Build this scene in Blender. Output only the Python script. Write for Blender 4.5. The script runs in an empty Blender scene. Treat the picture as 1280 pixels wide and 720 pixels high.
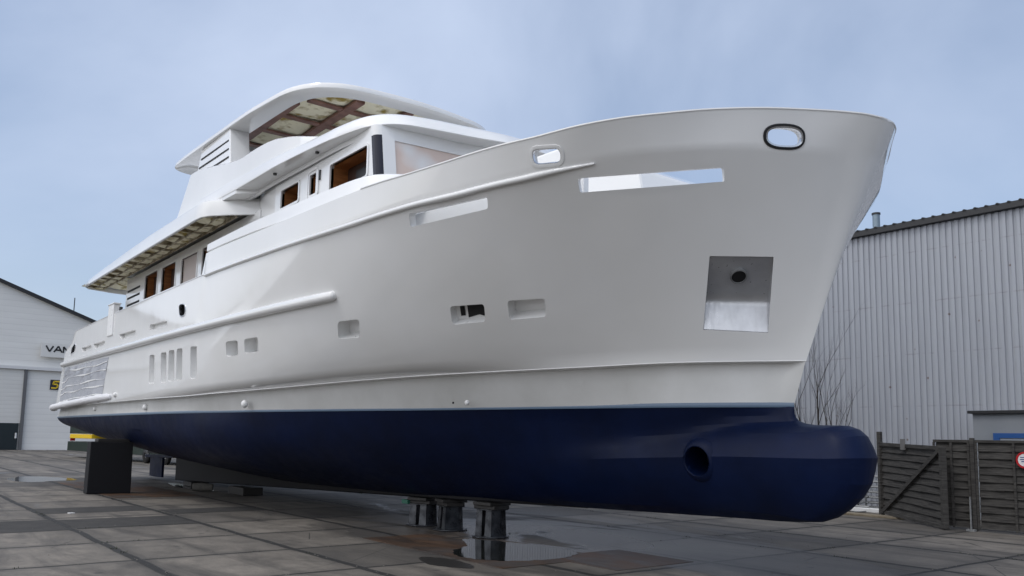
import bpy, bmesh, math, random
from mathutils import Vector, Matrix, noise
from mathutils.geometry import delaunay_2d_cdt
random.seed(4)
PI=math.pi; R=math.radians
scn=bpy.context.scene; C=scn.collection
# ---------------------------------------------------------------- camera
cam=bpy.data.cameras.new('camera'); co=bpy.data.objects.new('camera',cam); C.objects.link(co)
cam.sensor_width=36; cam.lens=29.25; cam.shift_y=.05234; cam.clip_start=.1; cam.clip_end=8000
co.matrix_world=Matrix(((0.61949703,0.07970862,0.78094171,0),(0.78479542,-0.08554226,-0.61382299,-10.9107),(0.01787654,0.99314101,-0.11554814,2.1),(0,0,0,1)))
scn.camera=co
# ---------------------------------------------------------------- sky, sun, exposure
SUN_EL,SUN_AZ=R(56),R(266)      # azimuth of the sun measured from +X, towards +Y
w=bpy.data.worlds.new('World'); scn.world=w; w.use_nodes=True
nt=w.node_tree; nt.nodes.clear()
def wn(t,**k):
    n=nt.nodes.new(t)
    for a,b in k.items(): setattr(n,a,b)
    return n
out=wn('ShaderNodeOutputWorld'); bg=wn('ShaderNodeBackground'); bg.inputs[1].default_value=.125
sky=wn('ShaderNodeTexSky',sky_type='NISHITA',sun_disc=False,sun_elevation=SUN_EL,sun_rotation=PI/2-SUN_AZ,air_density=1.0,dust_density=2.2,ozone_density=1.6)
tc=wn('ShaderNodeTexCoord'); mp=wn('ShaderNodeMapping'); mp.inputs['Scale'].default_value=(1.0,1.0,1.7); mp.inputs['Rotation'].default_value=(.2,.35,.6)
nz=wn('ShaderNodeTexNoise'); nz.inputs['Scale'].default_value=1.5; nz.inputs['Detail'].default_value=6; nz.inputs['Roughness'].default_value=.5; nz.inputs['Distortion'].default_value=.4
rp=wn('ShaderNodeMapRange'); rp.inputs[1].default_value=.36; rp.inputs[2].default_value=.68; rp.inputs[3].default_value=.22; rp.inputs[4].default_value=.95
mx=wn('ShaderNodeMix',data_type='RGBA'); mx.inputs[7].default_value=(4.2,4.9,6.3,1)
L=nt.links.new
sv=wn('ShaderNodeVectorMath',operation='DOT_PRODUCT'); sv.inputs[1].default_value=(math.cos(SUN_EL)*math.cos(SUN_AZ),math.cos(SUN_EL)*math.sin(SUN_AZ),math.sin(SUN_EL)); L(tc.outputs['Generated'],sv.inputs[0])
gl_=wn('ShaderNodeMapRange'); gl_.interpolation_type='SMOOTHSTEP'; gl_.inputs[1].default_value=.38; gl_.inputs[2].default_value=1.0; gl_.inputs[3].default_value=0; gl_.inputs[4].default_value=1; L(sv.outputs['Value'],gl_.inputs[0])
m2=wn('ShaderNodeMix',data_type='RGBA'); m2.inputs[7].default_value=(12.4,12.5,12.9,1)
sp_=wn('ShaderNodeSeparateXYZ'); L(tc.outputs['Generated'],sp_.inputs[0])
hz_=wn('ShaderNodeMapRange'); hz_.interpolation_type='SMOOTHSTEP'; hz_.inputs[1].default_value=.05; hz_.inputs[2].default_value=-.9; hz_.inputs[3].default_value=0; hz_.inputs[4].default_value=.72; L(sp_.outputs[1],hz_.inputs[0])
mm_=wn('ShaderNodeMath',operation='MAXIMUM'); L(gl_.outputs[0],mm_.inputs[0]); L(hz_.outputs[0],mm_.inputs[1]); nz2=wn('ShaderNodeTexNoise'); nz2.inputs['Scale'].default_value=2.6; nz2.inputs['Detail'].default_value=5; nz2.inputs['Roughness'].default_value=.55; L(mp.outputs[0],nz2.inputs['Vector'])
rq=wn('ShaderNodeMapRange'); rq.inputs[1].default_value=.38; rq.inputs[2].default_value=.60; rq.inputs[3].default_value=.45; rq.inputs[4].default_value=1.1; L(nz2.outputs[0],rq.inputs[0])
mu_=wn('ShaderNodeMath',operation='MULTIPLY'); L(mm_.outputs[0],mu_.inputs[0]); L(rq.outputs[0],mu_.inputs[1]); L(mu_.outputs[0],m2.inputs[0])
L(tc.outputs['Generated'],mp.inputs[0]); L(mp.outputs[0],nz.inputs['Vector']); L(nz.outputs[0],rp.inputs[0]); L(rp.outputs[0],mx.inputs[0]); L(sky.outputs[0],mx.inputs[6]); L(mx.outputs[2],m2.inputs[6]); L(m2.outputs[2],bg.inputs[0]); L(bg.outputs[0],out.inputs[0])
sl=bpy.data.lights.new('sun','SUN'); sl.energy=.6; sl.angle=R(14); sl.color=(1,.98,.95)
so=bpy.data.objects.new('sun',sl); C.objects.link(so)
d=Vector((math.cos(SUN_EL)*math.cos(SUN_AZ),math.cos(SUN_EL)*math.sin(SUN_AZ),math.sin(SUN_EL)))
so.rotation_euler=d.to_track_quat('Z','Y').to_euler()
scn.view_settings.view_transform='Standard'; scn.view_settings.look='None'; scn.view_settings.gamma=1; scn.view_settings.exposure=0.22
# ---------------------------------------------------------------- helpers
def thing(name,label,cat,loc=(0,0,0),rotz=0,group=None):
    o=bpy.data.objects.new(name,None); C.objects.link(o); o.location=loc; o.rotation_euler=(0,0,rotz)
    o['label']=label; o['category']=cat
    if group: o['group']=group
    return o
def tag(o,label,cat,group=None):
    o['label']=label; o['category']=cat
    if group: o['group']=group
    return o
def obj(name,bm,mat,parent=None,smooth=None,bevel=0,label=None):
    """links bm as one mesh object; smooth = angle below which edges shade smooth"""
    me=bpy.data.meshes.new(name)
    bmesh.ops.recalc_face_normals(bm,faces=bm.faces[:]) if smooth!='keep' else None
    if smooth not in (None,'keep'):
        for f in bm.faces: f.smooth=True
        for e in bm.edges:
            if len(e.link_faces)==2 and e.calc_face_angle(0)>R(smooth): e.smooth=False
    bm.to_mesh(me); bm.free()
    o=bpy.data.objects.new(name,me); C.objects.link(o)
    if mat: me.materials.append(mat)
    if parent: o.parent=parent
    if bevel:
        m=o.modifiers.new('b','BEVEL'); m.width=bevel; m.segments=2; m.limit_method='ANGLE'; m.angle_limit=R(40); m.harden_normals=False
    if label: o['label']=label
    return o
def struct(name,bm,mat,**k):
    o=obj(name,bm,mat,**k); o['kind']='structure'; return o
def box(bm,x0,x1,y0,y1,z0,z1,M=None):
    vs=[bm.verts.new((x,y,z)) for z in (z0,z1) for y in (y0,y1) for x in (x0,x1)]
    if M: 
        for v in vs: v.co=M@v.co
    for f in ((0,2,3,1),(4,5,7,6),(0,1,5,4),(2,6,7,3),(0,4,6,2),(1,3,7,5)): bm.faces.new([vs[i] for i in f])
    return vs
def loft(bm,loops,closed=True,cap=True):
    rows=[[bm.verts.new(p) for p in l] for l in loops]; n=len(rows[0])
    for a,b in zip(rows,rows[1:]):
        for i in range(n if closed else n-1):
            j=(i+1)%n
            try: bm.faces.new((a[i],a[j],b[j],b[i]))
            except ValueError: pass
    if cap and closed:
        bm.faces.new(rows[0][::-1]); bm.faces.new(rows[-1])
    return rows
def tube(bm,pts,r,n=10,cap=True):
    pts=[Vector(p) for p in pts]; rr=r if isinstance(r,(list,tuple)) else [r]*len(pts)
    loops=[]; up=None
    for i,p in enumerate(pts):
        t=(pts[min(i+1,len(pts)-1)]-pts[max(i-1,0)]).normalized()
        a=Vector((0,0,1)) if abs(t.z)<.9 else Vector((1,0,0))
        if up is not None: a=up
        s=t.cross(a).normalized(); u=s.cross(t).normalized(); up=u
        loops.append([p+(s*math.cos(2*PI*k/n)+u*math.sin(2*PI*k/n))*rr[i] for k in range(n)])
    loft(bm,loops,True,cap)
def cyl(bm,x,y,z0,z1,r,n=20,r2=None):
    r2=r if r2 is None else r2
    loft(bm,[[(x+r*math.cos(2*PI*k/n),y+r*math.sin(2*PI*k/n),z0) for k in range(n)],[(x+r2*math.cos(2*PI*k/n),y+r2*math.sin(2*PI*k/n),z1) for k in range(n)]])
def crom(pts,m=8,closed=False):
    """smooth curve through points"""
    P=[Vector(p) for p in pts]; o=[]; n=len(P)
    for i in range(n if closed else n-1):
        if closed: a,b,c,e=P[i-1],P[i],P[(i+1)%n],P[(i+2)%n]
        else: a,b,c,e=P[max(i-1,0)],P[i],P[i+1],P[min(i+2,n-1)]
        for k in range(m):
            t=k/m; o.append(.5*((2*b)+(c-a)*t+(2*a-5*b+4*c-e)*t*t+(3*b-a-3*c+e)*t**3))
    if not closed: o.append(P[-1])
    return o
def rquad(q,r=.2,n=5):
    """rounded quad: q = 4 corner points of a 2D quad, r = fraction of the short side"""
    q=[Vector(p) for p in q]; out=[]
    e=[(q[(i+1)%4]-q[i]).length for i in range(4)]; rad=r*min(e)
    for i in range(4):
        p=q[i]; a=(q[i-1]-p).normalized()*rad; b=(q[(i+1)%4]-p).normalized()*rad
        for k in range(n+1):
            t=k/n; out.append((p+a)*(1-t)**2+p*2*t*(1-t)+(p+b)*t*t)
    return out
def inside(p,poly):
    c=False; n=len(poly)
    for i in range(n):
        a,b=poly[i],poly[i-1]
        if (a[1]>p[1])!=(b[1]>p[1]) and p[0]<(b[0]-a[0])*(p[1]-a[1])/(b[1]-a[1])+a[0]: c=not c
    return c
def cdt_region(grid,loops_out,holes):
    vs=[Vector(g) for g in grid]; es=[]
    def add(l):
        i0=len(vs); vs.extend(Vector(p) for p in l); es.extend((i0+i,i0+(i+1)%len(l)) for i in range(len(l)))
    for l in loops_out+holes: add(l)
    r=delaunay_2d_cdt(vs,es,[],0,1e-7)
    tris=[]
    for f in r[2]:
        c=(r[0][f[0]]+r[0][f[1]]+r[0][f[2]])/3
        if any(inside(c,h) for h in holes): continue
        if loops_out and not inside(c,loops_out[0]): continue
        tris.append(f)
    return r[0],tris
def plate(bm,outline,holes,org,u,v,n,th):
    """flat plate with through holes: outline/holes in (u,v); thickness th against n"""
    org,u,v,n=Vector(org),Vector(u),Vector(v),Vector(n)
    vs,tr=cdt_region([],[outline],holes)
    P=lambda p,d: org+u*p[0]+v*p[1]-n*d
    a=[bm.verts.new(P(p,0)) for p in vs]; b=[bm.verts.new(P(p,th)) for p in vs]
    for t in tr:
        bm.faces.new([a[i] for i in t]); bm.faces.new([b[i] for i in t[::-1]])
    for l in [outline]+holes:
        la=[bm.verts.new(P(p,0)) for p in l]; lb=[bm.verts.new(P(p,th)) for p in l]
        for i in range(len(l)): bm.faces.new((la[i-1],la[i],lb[i],lb[i-1]))
    bmesh.ops.remove_doubles(bm,verts=bm.verts[:],dist=1e-5)
def ring(bm,inner,outer,org,u,v,n,th,d0=0):
    """flat ring between two loops with equal counts, from depth d0 out to d0+th along n"""
    org,u,v,n=Vector(org),Vector(u),Vector(v),Vector(n)
    P=lambda p,d: org+u*p[0]+v*p[1]+n*d
    loft(bm,[[P(p,d0) for p in inner],[P(p,d0+th) for p in inner],[P(p,d0+th) for p in outer],[P(p,d0) for p in outer],[P(p,d0) for p in inner]],True,False)
    bmesh.ops.remove_doubles(bm,verts=bm.verts[:],dist=1e-6)
def grow(l,d):
    """offset a 2D loop outwards by d"""
    n=len(l); P=[Vector(p) for p in l]; area=sum(P[i-1].x*P[i].y-P[i].x*P[i-1].y for i in range(n)); sg=1 if area>0 else -1; o=[]
    for i in range(n):
        t=(P[(i+1)%n]-P[i-1]); 
        if t.length<1e-9: o.append(P[i]); continue
        t.normalize(); o.append(P[i]+Vector((t.y,-t.x))*d*sg)
    return o
# ---------------------------------------------------------------- materials
def mat(name,col=(.5,.5,.5),rough=.5,metal=0,coat=0,spec=.5,build=None):
    m=bpy.data.materials.new(name); m.use_nodes=True; t=m.node_tree; b=t.nodes['Principled BSDF']
    b.inputs['Base Color'].default_value=(*col,1); b.inputs['Roughness'].default_value=rough; b.inputs['Metallic'].default_value=metal
    b.inputs['Coat Weight'].default_value=coat; b.inputs['Coat Roughness'].default_value=.04; b.inputs['Specular IOR Level'].default_value=spec
    if build: build(t,b)
    return m
class N:
    """tiny node builder"""
    def __init__(s,t): s.t=t; s.l=t.links.new
    def n(s,ty,ins=None,**k):
        q=s.t.nodes.new(ty)
        for a,b in k.items(): setattr(q,a,b)
        for a,b in (ins or {}).items():
            if hasattr(b,'is_output') or isinstance(b,bpy.types.NodeSocket): s.l(b,q.inputs[a])
            else: q.inputs[a].default_value=b
        return q
    def obj(s): return s.n('ShaderNodeTexCoord').outputs['Object']
    def noise(s,vec,scale,detail=5,rough=.5,dist=0): return s.n('ShaderNodeTexNoise',{'Vector':vec,'Scale':scale,'Detail':detail,'Roughness':rough,'Distortion':dist}).outputs[0]
    def mapr(s,v,a,b,c=0,d=1): return s.n('ShaderNodeMapRange',{0:v,1:a,2:b,3:c,4:d}).outputs[0]
    def mix(s,f,a,b):
        q=s.n('ShaderNodeMix',data_type='RGBA'); 
        for i,x in ((0,f),(6,a),(7,b)):
            if isinstance(x,bpy.types.NodeSocket): s.l(x,q.inputs[i])
            else: q.inputs[i].default_value=(*x,1) if isinstance(x,tuple) and len(x)==3 else x
        return q.outputs[2]
    def m(s,op,a,b=0,c=0):
        q=s.n('ShaderNodeMath',operation=op)
        for i,x in enumerate((a,b,c)):
            if isinstance(x,bpy.types.NodeSocket): s.l(x,q.inputs[i])
            else: q.inputs[i].default_value=x
        return q.outputs[0]
    def sep(s,v): q=s.n('ShaderNodeSeparateXYZ',{0:v}); return q.outputs
    def comb(s,x,y,z): return s.n('ShaderNodeCombineXYZ',{0:x,1:y,2:z}).outputs[0]
    def scale(s,v,k): return s.n('ShaderNodeMapping',{'Vector':v,'Scale':k}).outputs[0]
    def bump(s,h,st=.3,d=.01): return s.n('ShaderNodeBump',{'Height':h,'Strength':st,'Distance':d}).outputs[0]
def white_paint(t,b):
    n=N(t); o=n.obj(); f=n.noise(o,.45,3); c=n.mix(n.mapr(f,.35,.65),(.77,.77,.76),(.81,.812,.81)); n.l(c,b.inputs['Base Color'])
    n.l(n.mapr(n.noise(o,2.3,6),.3,.7,.05,.13),b.inputs['Roughness'])
    n.l(n.bump(n.m('ADD',n.noise(o,.55,2),n.m('MULTIPLY',n.noise(o,2.6,2),.08)),.22,.06),b.inputs['Normal'])
WHITE=mat('white_gloss_paint',(.75,.75,.75),.15,coat=.5,build=white_paint)
def white2(t,b):
    n=N(t); o=n.obj(); c=n.mix(n.mapr(n.noise(o,1.1,6),.35,.7),(.74,.74,.73),(.80,.80,.80)); n.l(c,b.inputs['Base Color']); n.l(n.mapr(n.noise(o,5,5),.3,.7,.25,.42),b.inputs['Roughness'])
WHITE_SATIN=mat('white_satin_paint',(.78,.78,.78),.35,build=white2)
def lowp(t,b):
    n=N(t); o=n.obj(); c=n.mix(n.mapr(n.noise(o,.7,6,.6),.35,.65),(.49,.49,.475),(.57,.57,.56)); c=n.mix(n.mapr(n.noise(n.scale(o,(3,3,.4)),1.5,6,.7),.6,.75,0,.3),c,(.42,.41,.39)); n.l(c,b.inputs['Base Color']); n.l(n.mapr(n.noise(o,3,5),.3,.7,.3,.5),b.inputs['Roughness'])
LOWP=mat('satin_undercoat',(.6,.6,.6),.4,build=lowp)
def primer(t,b):
    n=N(t); o=n.obj(); c=n.mix(n.mapr(n.noise(o,1.6,7,.6),.35,.65),(.50,.51,.50),(.62,.62,.61)); n.l(c,b.inputs['Base Color'])
PRIMER=mat('off_white_primer',(.6,.6,.6),.45,build=primer)
def navy(t,b):
    n=N(t); o=n.obj(); c=n.mix(n.mapr(n.noise(o,.9,6,.6),.35,.7),(.0014,.0050,.023),(.0021,.0078,.037)); c=n.mix(n.mapr(n.noise(n.scale(o,(.5,.5,2.5)),2.2,7,.7),.60,.74,0,.35),c,(.008,.018,.060)); n.l(c,b.inputs['Base Color']); n.l(n.mapr(n.noise(o,3,5),.3,.7,.42,.56),b.inputs['Roughness']); b.inputs['Specular IOR Level'].default_value=.15; n.l(n.bump(n.m('ADD',n.noise(o,60,2),n.m('MULTIPLY',n.noise(o,5,4),.8)),.18,.006),b.inputs['Normal'])
NAVY=mat('navy_antifouling',(.01,.02,.1),.42,build=navy)
BOOT=mat('blue_grey_boot_stripe',(.10,.15,.22),.3)
BLACKP=mat('black_fairing_paint',(.007,.007,.009),.65,spec=.25)
BLACK=mat('black_rubber',(.006,.006,.007),.35)
VOID=mat('dark_void',(.004,.004,.005),.8)
STEEL=mat('brushed_stainless_steel',(.62,.63,.65),.22,metal=1,build=lambda t,b:(lambda n:n.l(n.mapr(n.noise(n.obj(),6,3),.3,.7,.16,.34),b.inputs['Roughness']))(N(t)))
GREYP=mat('grey_primed_steel',(.22,.225,.23),.4,build=lambda t,b:(lambda n:n.l(n.mix(n.mapr(n.noise(n.obj(),6,5),.3,.7),(.17,.175,.18),(.27,.275,.28)),b.inputs['Base Color']))(N(t)))
def wood(t,b):
    n=N(t); o=n.obj(); g=n.noise(n.scale(o,(1.2,1.2,14)),1.5,6); c=n.mix(n.mapr(g,.3,.7),(.17,.060,.016),(.34,.135,.038)); n.l(c,b.inputs['Base Color'])
WOOD=mat('bare_orange_plywood',(.4,.15,.04),.55,build=wood)
DWOOD=mat('dark_interior_joinery',(.045,.02,.012),.6)
def film(t,b):
    n=N(t); o=n.obj(); c=n.mix(n.mapr(n.noise(o,.8,2),.40,.52),(.76,.75,.74),(.68,.55,.48)); n.l(c,b.inputs['Base Color'])
FILM=mat('milky_protective_film',(.6,.5,.45),.3,build=film)
DGLASS=mat('dark_navy_glass',(.006,.008,.020),.12,spec=.35)
def insul(t,b):
    n=N(t); o=n.obj(); f=n.noise(o,3.2,8,.6); c=n.mix(n.mapr(f,.28,.46),(.42,.34,.18),(.84,.79,.60)); g=n.noise(o,2.1,3); c=n.mix(n.mapr(g,.55,.68),c,(.30,.22,.05)); n.l(c,b.inputs['Base Color']); n.l(n.bump(f,.9,.05),b.inputs['Normal'])
INSUL=mat('beige_mineral_wool',(.5,.45,.3),.95,build=insul)
BEAM=mat('red_brown_primed_beam',(.19,.09,.065),.6,build=lambda t,b:(lambda n:n.l(n.mix(n.mapr(n.noise(n.obj(),3,6),.35,.65),(.14,.065,.048),(.24,.125,.095)),b.inputs['Base Color']))(N(t)))
# ---- hull form (curves of the hull, metres)
def pchip(xs, ys):
    n=len(xs); h=[xs[i+1]-xs[i] for i in range(n-1)]; d=[(ys[i+1]-ys[i])/h[i] for i in range(n-1)]
    m=[0.0]*n
    for i in range(1,n-1):
        if d[i-1]*d[i]>0:
            w1=2*h[i]+h[i-1]; w2=h[i]+2*h[i-1]; m[i]=(w1+w2)/(w1/d[i-1]+w2/d[i])
    m[0]=d[0]; m[-1]=d[-1]
    def f(x):
        if x<=xs[0]: return ys[0]+m[0]*(x-xs[0])
        if x>=xs[-1]: return ys[-1]+m[-1]*(x-xs[-1])
        lo,hi=0,n-1
        while hi-lo>1:
            k=(lo+hi)//2
            if xs[k]<=x: lo=k
            else: hi=k
        t=(x-xs[lo])/h[lo]
        return (ys[lo]*(2*t**3-3*t*t+1)+h[lo]*m[lo]*(t**3-2*t*t+t)+ys[lo+1]*(3*t*t-2*t**3)+h[lo]*m[lo+1]*(t**3-t*t))
    return f
# half breadths against the root of the distance aft of the stem
BS=pchip([0,.2,.374,.52,.693,.938,1.136,1.308,1.46,1.63,1.833,1.995,2.177,2.45,2.79,3.49,5.0,5.9],[0,.22,.45,.66,.99,1.63,2.19,2.72,3.12,3.44,3.68,3.84,3.94,4.02,4.07,4.08,4.06,3.95])
BF=pchip([0,.2,.35,.5,.8,1.06,1.24,1.41,1.6,1.8,2.0,2.3,2.7,3.4,5.0,5.9],[0,.22,.42,.72,1.4,2.05,2.5,2.88,3.2,3.5,3.7,3.88,4.0,4.07,4.06,3.95])
BK=pchip([0,1.58,3.3,6.4,9,12,15.5,20,27,34.6],[0,.85,1.42,2.12,2.62,3.2,3.72,3.99,4.03,3.88])
XS0,XF0,XK0=-5.52,-5.79,-6.88
XS1,XF1,XK1=-39.7,-40.1,-41.6
ZS=pchip([-40,-39.6,-38.6,-38.0,-21.64,-21.6,-17.25,-13.36,-12.4,-11.5,-10.3,-8.84,-8.2,-7.7,-7.24,-6.82,-6.4,-5.93,-5.65,-5.56,-5.52],[5.45,5.55,5.75,6.17,6.17,6.73,6.63,6.52,6.47,6.41,6.36,6.34,6.37,6.41,6.46,6.53,6.57,6.59,6.575,6.56,6.555])
ZK=pchip([-41.6,-31,-24.4,-21,-18.6,-15.5,-13.3,-10.3,-8.6,-6.88],[3.13,3.10,3.10,3.14,3.19,3.27,3.30,3.31,3.33,3.32])
ZF=pchip([-40.1,-39.6,-38.6,-38,-21.64,-21.6,-17.0,-13.9,-11.6,-10.3,-9.3,-8.6,-7.6,-6.7,-6.0,-5.6],[5.40,5.5,5.70,6.1,6.1,6.16,6.07,5.98,5.93,5.88,5.88,5.92,5.98,6.02,6.03,6.0])
def gs(s): return s*s*(.6+.4*s)
def cS(s): X=XS0+(XS1-XS0)*gs(s); return (X,BS(max(0,XS0-X)**.5),ZS(X))
def cF(s): X=XF0+(XF1-XF0)*gs(s); return (X,BF(max(0,XF0-X)**.5),ZF(X))
def cK(s): X=XK0+(XK1-XK0)*gs(s); return (X,BK(XK0-X),ZK(X))
def side(s,v):
    """outer topside, v 0..1 knuckle to fold, 1..2 fold to rail; starboard half-breadth positive"""
    if v<=1:
        a,b=cK(s),cF(s); k=1/(1+ (0.5*s*12)**2)  # flare concavity dies out aft
        q_=min(1,max(0,(s-.25)/.35)); p=1.0+.22*max(0,1-s*1.6)+.4*max(0,1-s*5)-.48*q_*q_*(3-2*q_)
        vx=v
        return (a[0]+(b[0]-a[0])*vx, a[1]+(b[1]-a[1])*max(v,0)**p, a[2]+(b[2]-a[2])*v)
    a,b=cF(s),cS(s); w=v-1
    return tuple(a[i]+(b[i]-a[i])*w for i in range(3))
# ---------------------------------------------------------------- ground
PX0,PXP=-20.05,2.63; PY0,PYP=-7.02,2.71
def pave(t,b):
    n=N(t); o=n.obj(); s=n.sep(o)
    wob=n.m('MULTIPLY',n.m('SUBTRACT',n.noise(o,.9,3),.5),.05)
    u=n.m('ADD',n.m('DIVIDE',n.m('SUBTRACT',s[0],PX0),PXP),wob); v=n.m('ADD',n.m('DIVIDE',n.m('SUBTRACT',s[1],PY0),PYP),wob)
    fu=n.m('FLOOR',u); fv=n.m('FLOOR',v)
    du=n.m('MULTIPLY',n.m('PINGPONG',u,.5),PXP); dv=n.m('MULTIPLY',n.m('PINGPONG',v,.5),PYP)
    wn_=n.t.nodes.new('ShaderNodeTexWhiteNoise'); n.l(n.comb(fu,fv,0),wn_.inputs['Vector'])
    tone=wn_.outputs['Value']
    # grain and weather
    big=n.noise(o,.16,6,.6); mid=n.noise(o,1.5,10,.72); fine=n.noise(o,26,4,.7)
    st=n.noise(n.scale(o,(.35,1.6,1)),.7,7,.62,.6)
    base=n.mix(n.mapr(mid,.3,.72),(.088,.078,.066),(.250,.222,.188))
    base=n.mix(n.m('MULTIPLY',n.m('POWER',tone,2.2),.85),base,(.046,.042,.038))
    base=n.mix(n.mapr(st,.46,.66,0,.8),base,(.034,.030,.027))
    base=n.mix(n.mapr(big,.52,.70,0,.5),base,(.165,.145,.12))
    base=n.mix(n.mapr(fine,.55,.72,0,.4),base,(.03,.03,.03))
    spots=n.t.nodes.new('ShaderNodeTexVoronoi'); spots.inputs['Scale'].default_value=1.1; n.l(o,spots.inputs['Vector'])
    base=n.mix(n.mapr(spots.outputs[0],.05,.10,.75,0),base,(.03,.028,.027))
    cr=n.t.nodes.new('ShaderNodeTexVoronoi'); cr.feature='DISTANCE_TO_EDGE'; cr.inputs['Scale'].default_value=.42; n.l(n.n('ShaderNodeVectorMath',{0:o,1:n.t.nodes.new('ShaderNodeTexNoise').outputs[1]},operation='ADD').outputs[0],cr.inputs['Vector'])
    crm=n.m('MULTIPLY',n.mapr(cr.outputs[0],.002,.007,1,0),n.mapr(n.noise(o,.35,3),.50,.56)); base=n.mix(n.m('MULTIPLY',crm,.8),base,(.016,.015,.014))
    pale=n.mapr(n.noise(o,5.5,8,.75),.60,.72,0,.35); base=n.mix(pale,base,(.30,.275,.24))
    # rust wash around the keel stands
    sx=n.m('MULTIPLY',n.m('ADD',s[0],14.2),.20); sy=n.m('MULTIPLY',n.m('ADD',s[1],.6),.52)
    rr=n.m('SQRT',n.m('ADD',n.m('MULTIPLY',sx,sx),n.m('MULTIPLY',sy,sy)))
    rr=n.m('ADD',rr,n.m('MULTIPLY',n.m('SUBTRACT',n.noise(o,.9,5,.6),.5),1.5))
    base=n.mix(n.mapr(rr,.25,.7,.6,0),base,(.060,.036,.020))
    # damp film: darker and glossier
    wet=n.noise(n.scale(o,(.45,1.0,1)),.33,4,.55,.8)
    wx=n.m('MULTIPLY',n.m('ADD',s[0],14.0),.12); wy=n.m('MULTIPLY',n.m('SUBTRACT',s[1],1.2),.21)
    wr=n.m('SQRT',n.m('ADD',n.m('MULTIPLY',wx,wx),n.m('MULTIPLY',wy,wy)))
    wm=n.m('MULTIPLY',n.mapr(wr,.3,1.2,1,0),n.mapr(wet,.49,.53)); wm2=n.mapr(n.noise(n.scale(o,(.5,1,1)),.22,7,.62,1.0),.62,.66,0,.7)
    wm=n.m('MAXIMUM',wm,wm2)
    base=n.mix(n.m('MULTIPLY',wm,.55),base,(.034,.035,.040))
    jn=n.m('MINIMUM',du,n.m('MULTIPLY',dv,.62)); jw=n.m('ADD',jn,n.m('MULTIPLY',n.m('SUBTRACT',n.noise(o,9,3),.5),.022))
    jm=n.mapr(jw,.036,.054,1,0)
    halo=n.mapr(jn,.03,.30,.9,0); base=n.mix(n.m('MULTIPLY',halo,mid),base,(.045,.041,.037))
    base=n.mix(n.m('MULTIPLY',jm,.95),base,(.008,.0075,.007))
    n.l(base,b.inputs['Base Color'])
    rg=n.mapr(mid,.2,.8,.62,.88); ro=n.t.nodes.new('ShaderNodeMix'); n.l(wm,ro.inputs[0]); n.l(rg,ro.inputs[2]); ro.inputs[3].default_value=.26; n.l(ro.outputs[0],b.inputs['Roughness'])
    h=n.m('SUBTRACT',n.m('ADD',n.m('MULTIPLY',fine,.25),n.m('MULTIPLY',mid,1.1)),n.m('MULTIPLY',jm,1.4))
    bm_=n.n('ShaderNodeBump',{'Height':h,'Distance':.012}); n.l(n.mapr(wm,0,1,.85,.3),bm_.inputs['Strength']); n.l(bm_.outputs[0],b.inputs['Normal'])
PAVE=mat('concrete_slab_paving',(.13,.12,.1),.8,build=pave)
bm=bmesh.new(); S_=3500
xs=[-S_,-400,-120,-60,-45,-30,-20,-10,0,10,30,60,200,S_]
vs=[[bm.verts.new((x,y,0)) for x in xs] for y in xs]
for i in range(len(xs)-1):
    for j in range(len(xs)-1): bm.faces.new((vs[i][j],vs[i][j+1],vs[i+1][j+1],vs[i+1][j]))
struct('pavement',bm,PAVE)
def patch_loop(pts,m=6,jit=.12,seed=0):
    rnd=random.Random(seed); c=crom([(x,y,0) for x,y in pts],m,True)
    return [(p.x+rnd.uniform(-jit,jit)*.5,p.y+rnd.uniform(-jit,jit)*.5) for p in c]
def sheet(name,loop,z,m,label=None,**k):
    bm=bmesh.new(); vs,tr=cdt_region([],[loop],[]); V=[bm.verts.new((p[0],p[1],z)) for p in vs]
    for t in tr: bm.faces.new([V[i] for i in t])
    for v in [v for v in bm.verts if not v.link_faces]: bm.verts.remove(v)
    return struct(name,bm,m,**k)
WATER=mat('still_rain_water',(.012,.013,.012),.07,spec=.28,build=lambda t,b:(lambda n:n.l(n.bump(n.noise(n.obj(),3,2),.03,.01),b.inputs['Normal']))(N(t)))
sheet('puddle',patch_loop([(-14.4,-.75),(-13.7,-.35),(-12.7,-.05),(-11.7,-.1),(-11.25,-.9),(-11.5,-1.9),(-12.3,-2.3),(-13.1,-1.9),(-13.5,-1.3)],8,.07,1),.0125,WATER)
sheet('puddle',patch_loop([(-12.7,-2.9),(-12.35,-2.6),(-11.6,-2.62),(-11.2,-2.9),(-11.9,-3.2)],8,.04,2),.004,mat('damp_concrete',(.030,.028,.026),.35))
sheet('puddle',patch_loop([(-43.5,-4.6),(-42,-3.4),(-40,-3.1),(-39.2,-4.2),(-38.6,-5.2),(-41,-5.6)],6,.15,3),.006,WATER)
sheet('puddle',patch_loop([(-36.5,-.3),(-34.4,-.05),(-31.0,-.3),(-32.4,-.75),(-34,-.8)],6,.08,4),.006,WATER)
def rust(t,b):
    n=N(t); o=n.obj(); f=n.noise(n.scale(o,(.7,1.6,1)),1.2,8,.65,.5); c=n.mix(n.mapr(f,.35,.66),(.026,.017,.012),(.090,.046,.022)); c=n.mix(n.mapr(n.noise(o,.7,5),.5,.66,0,.85),c,(.045,.040,.038)); n.l(c,b.inputs['Base Color']); n.l(n.mapr(f,.3,.7,.45,.8),b.inputs['Roughness']); n.l(n.bump(f,.4,.01),b.inputs['Normal'])
RUST=mat('rusty_steel_plate',(.15,.07,.02),.6,build=rust)
def rplate(label,x0,x1,y0,y1,rz=0,th=.010):
    bm=bmesh.new(); box(bm,-(x1-x0)/2,(x1-x0)/2,-(y1-y0)/2,(y1-y0)/2,0,th); o=obj('road_plate',bm,RUST,bevel=.003); o.location=((x0+x1)/2,(y0+y1)/2,.0); o.rotation_euler=(0,0,rz)
    return tag(o,label,'steel plate')
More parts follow.
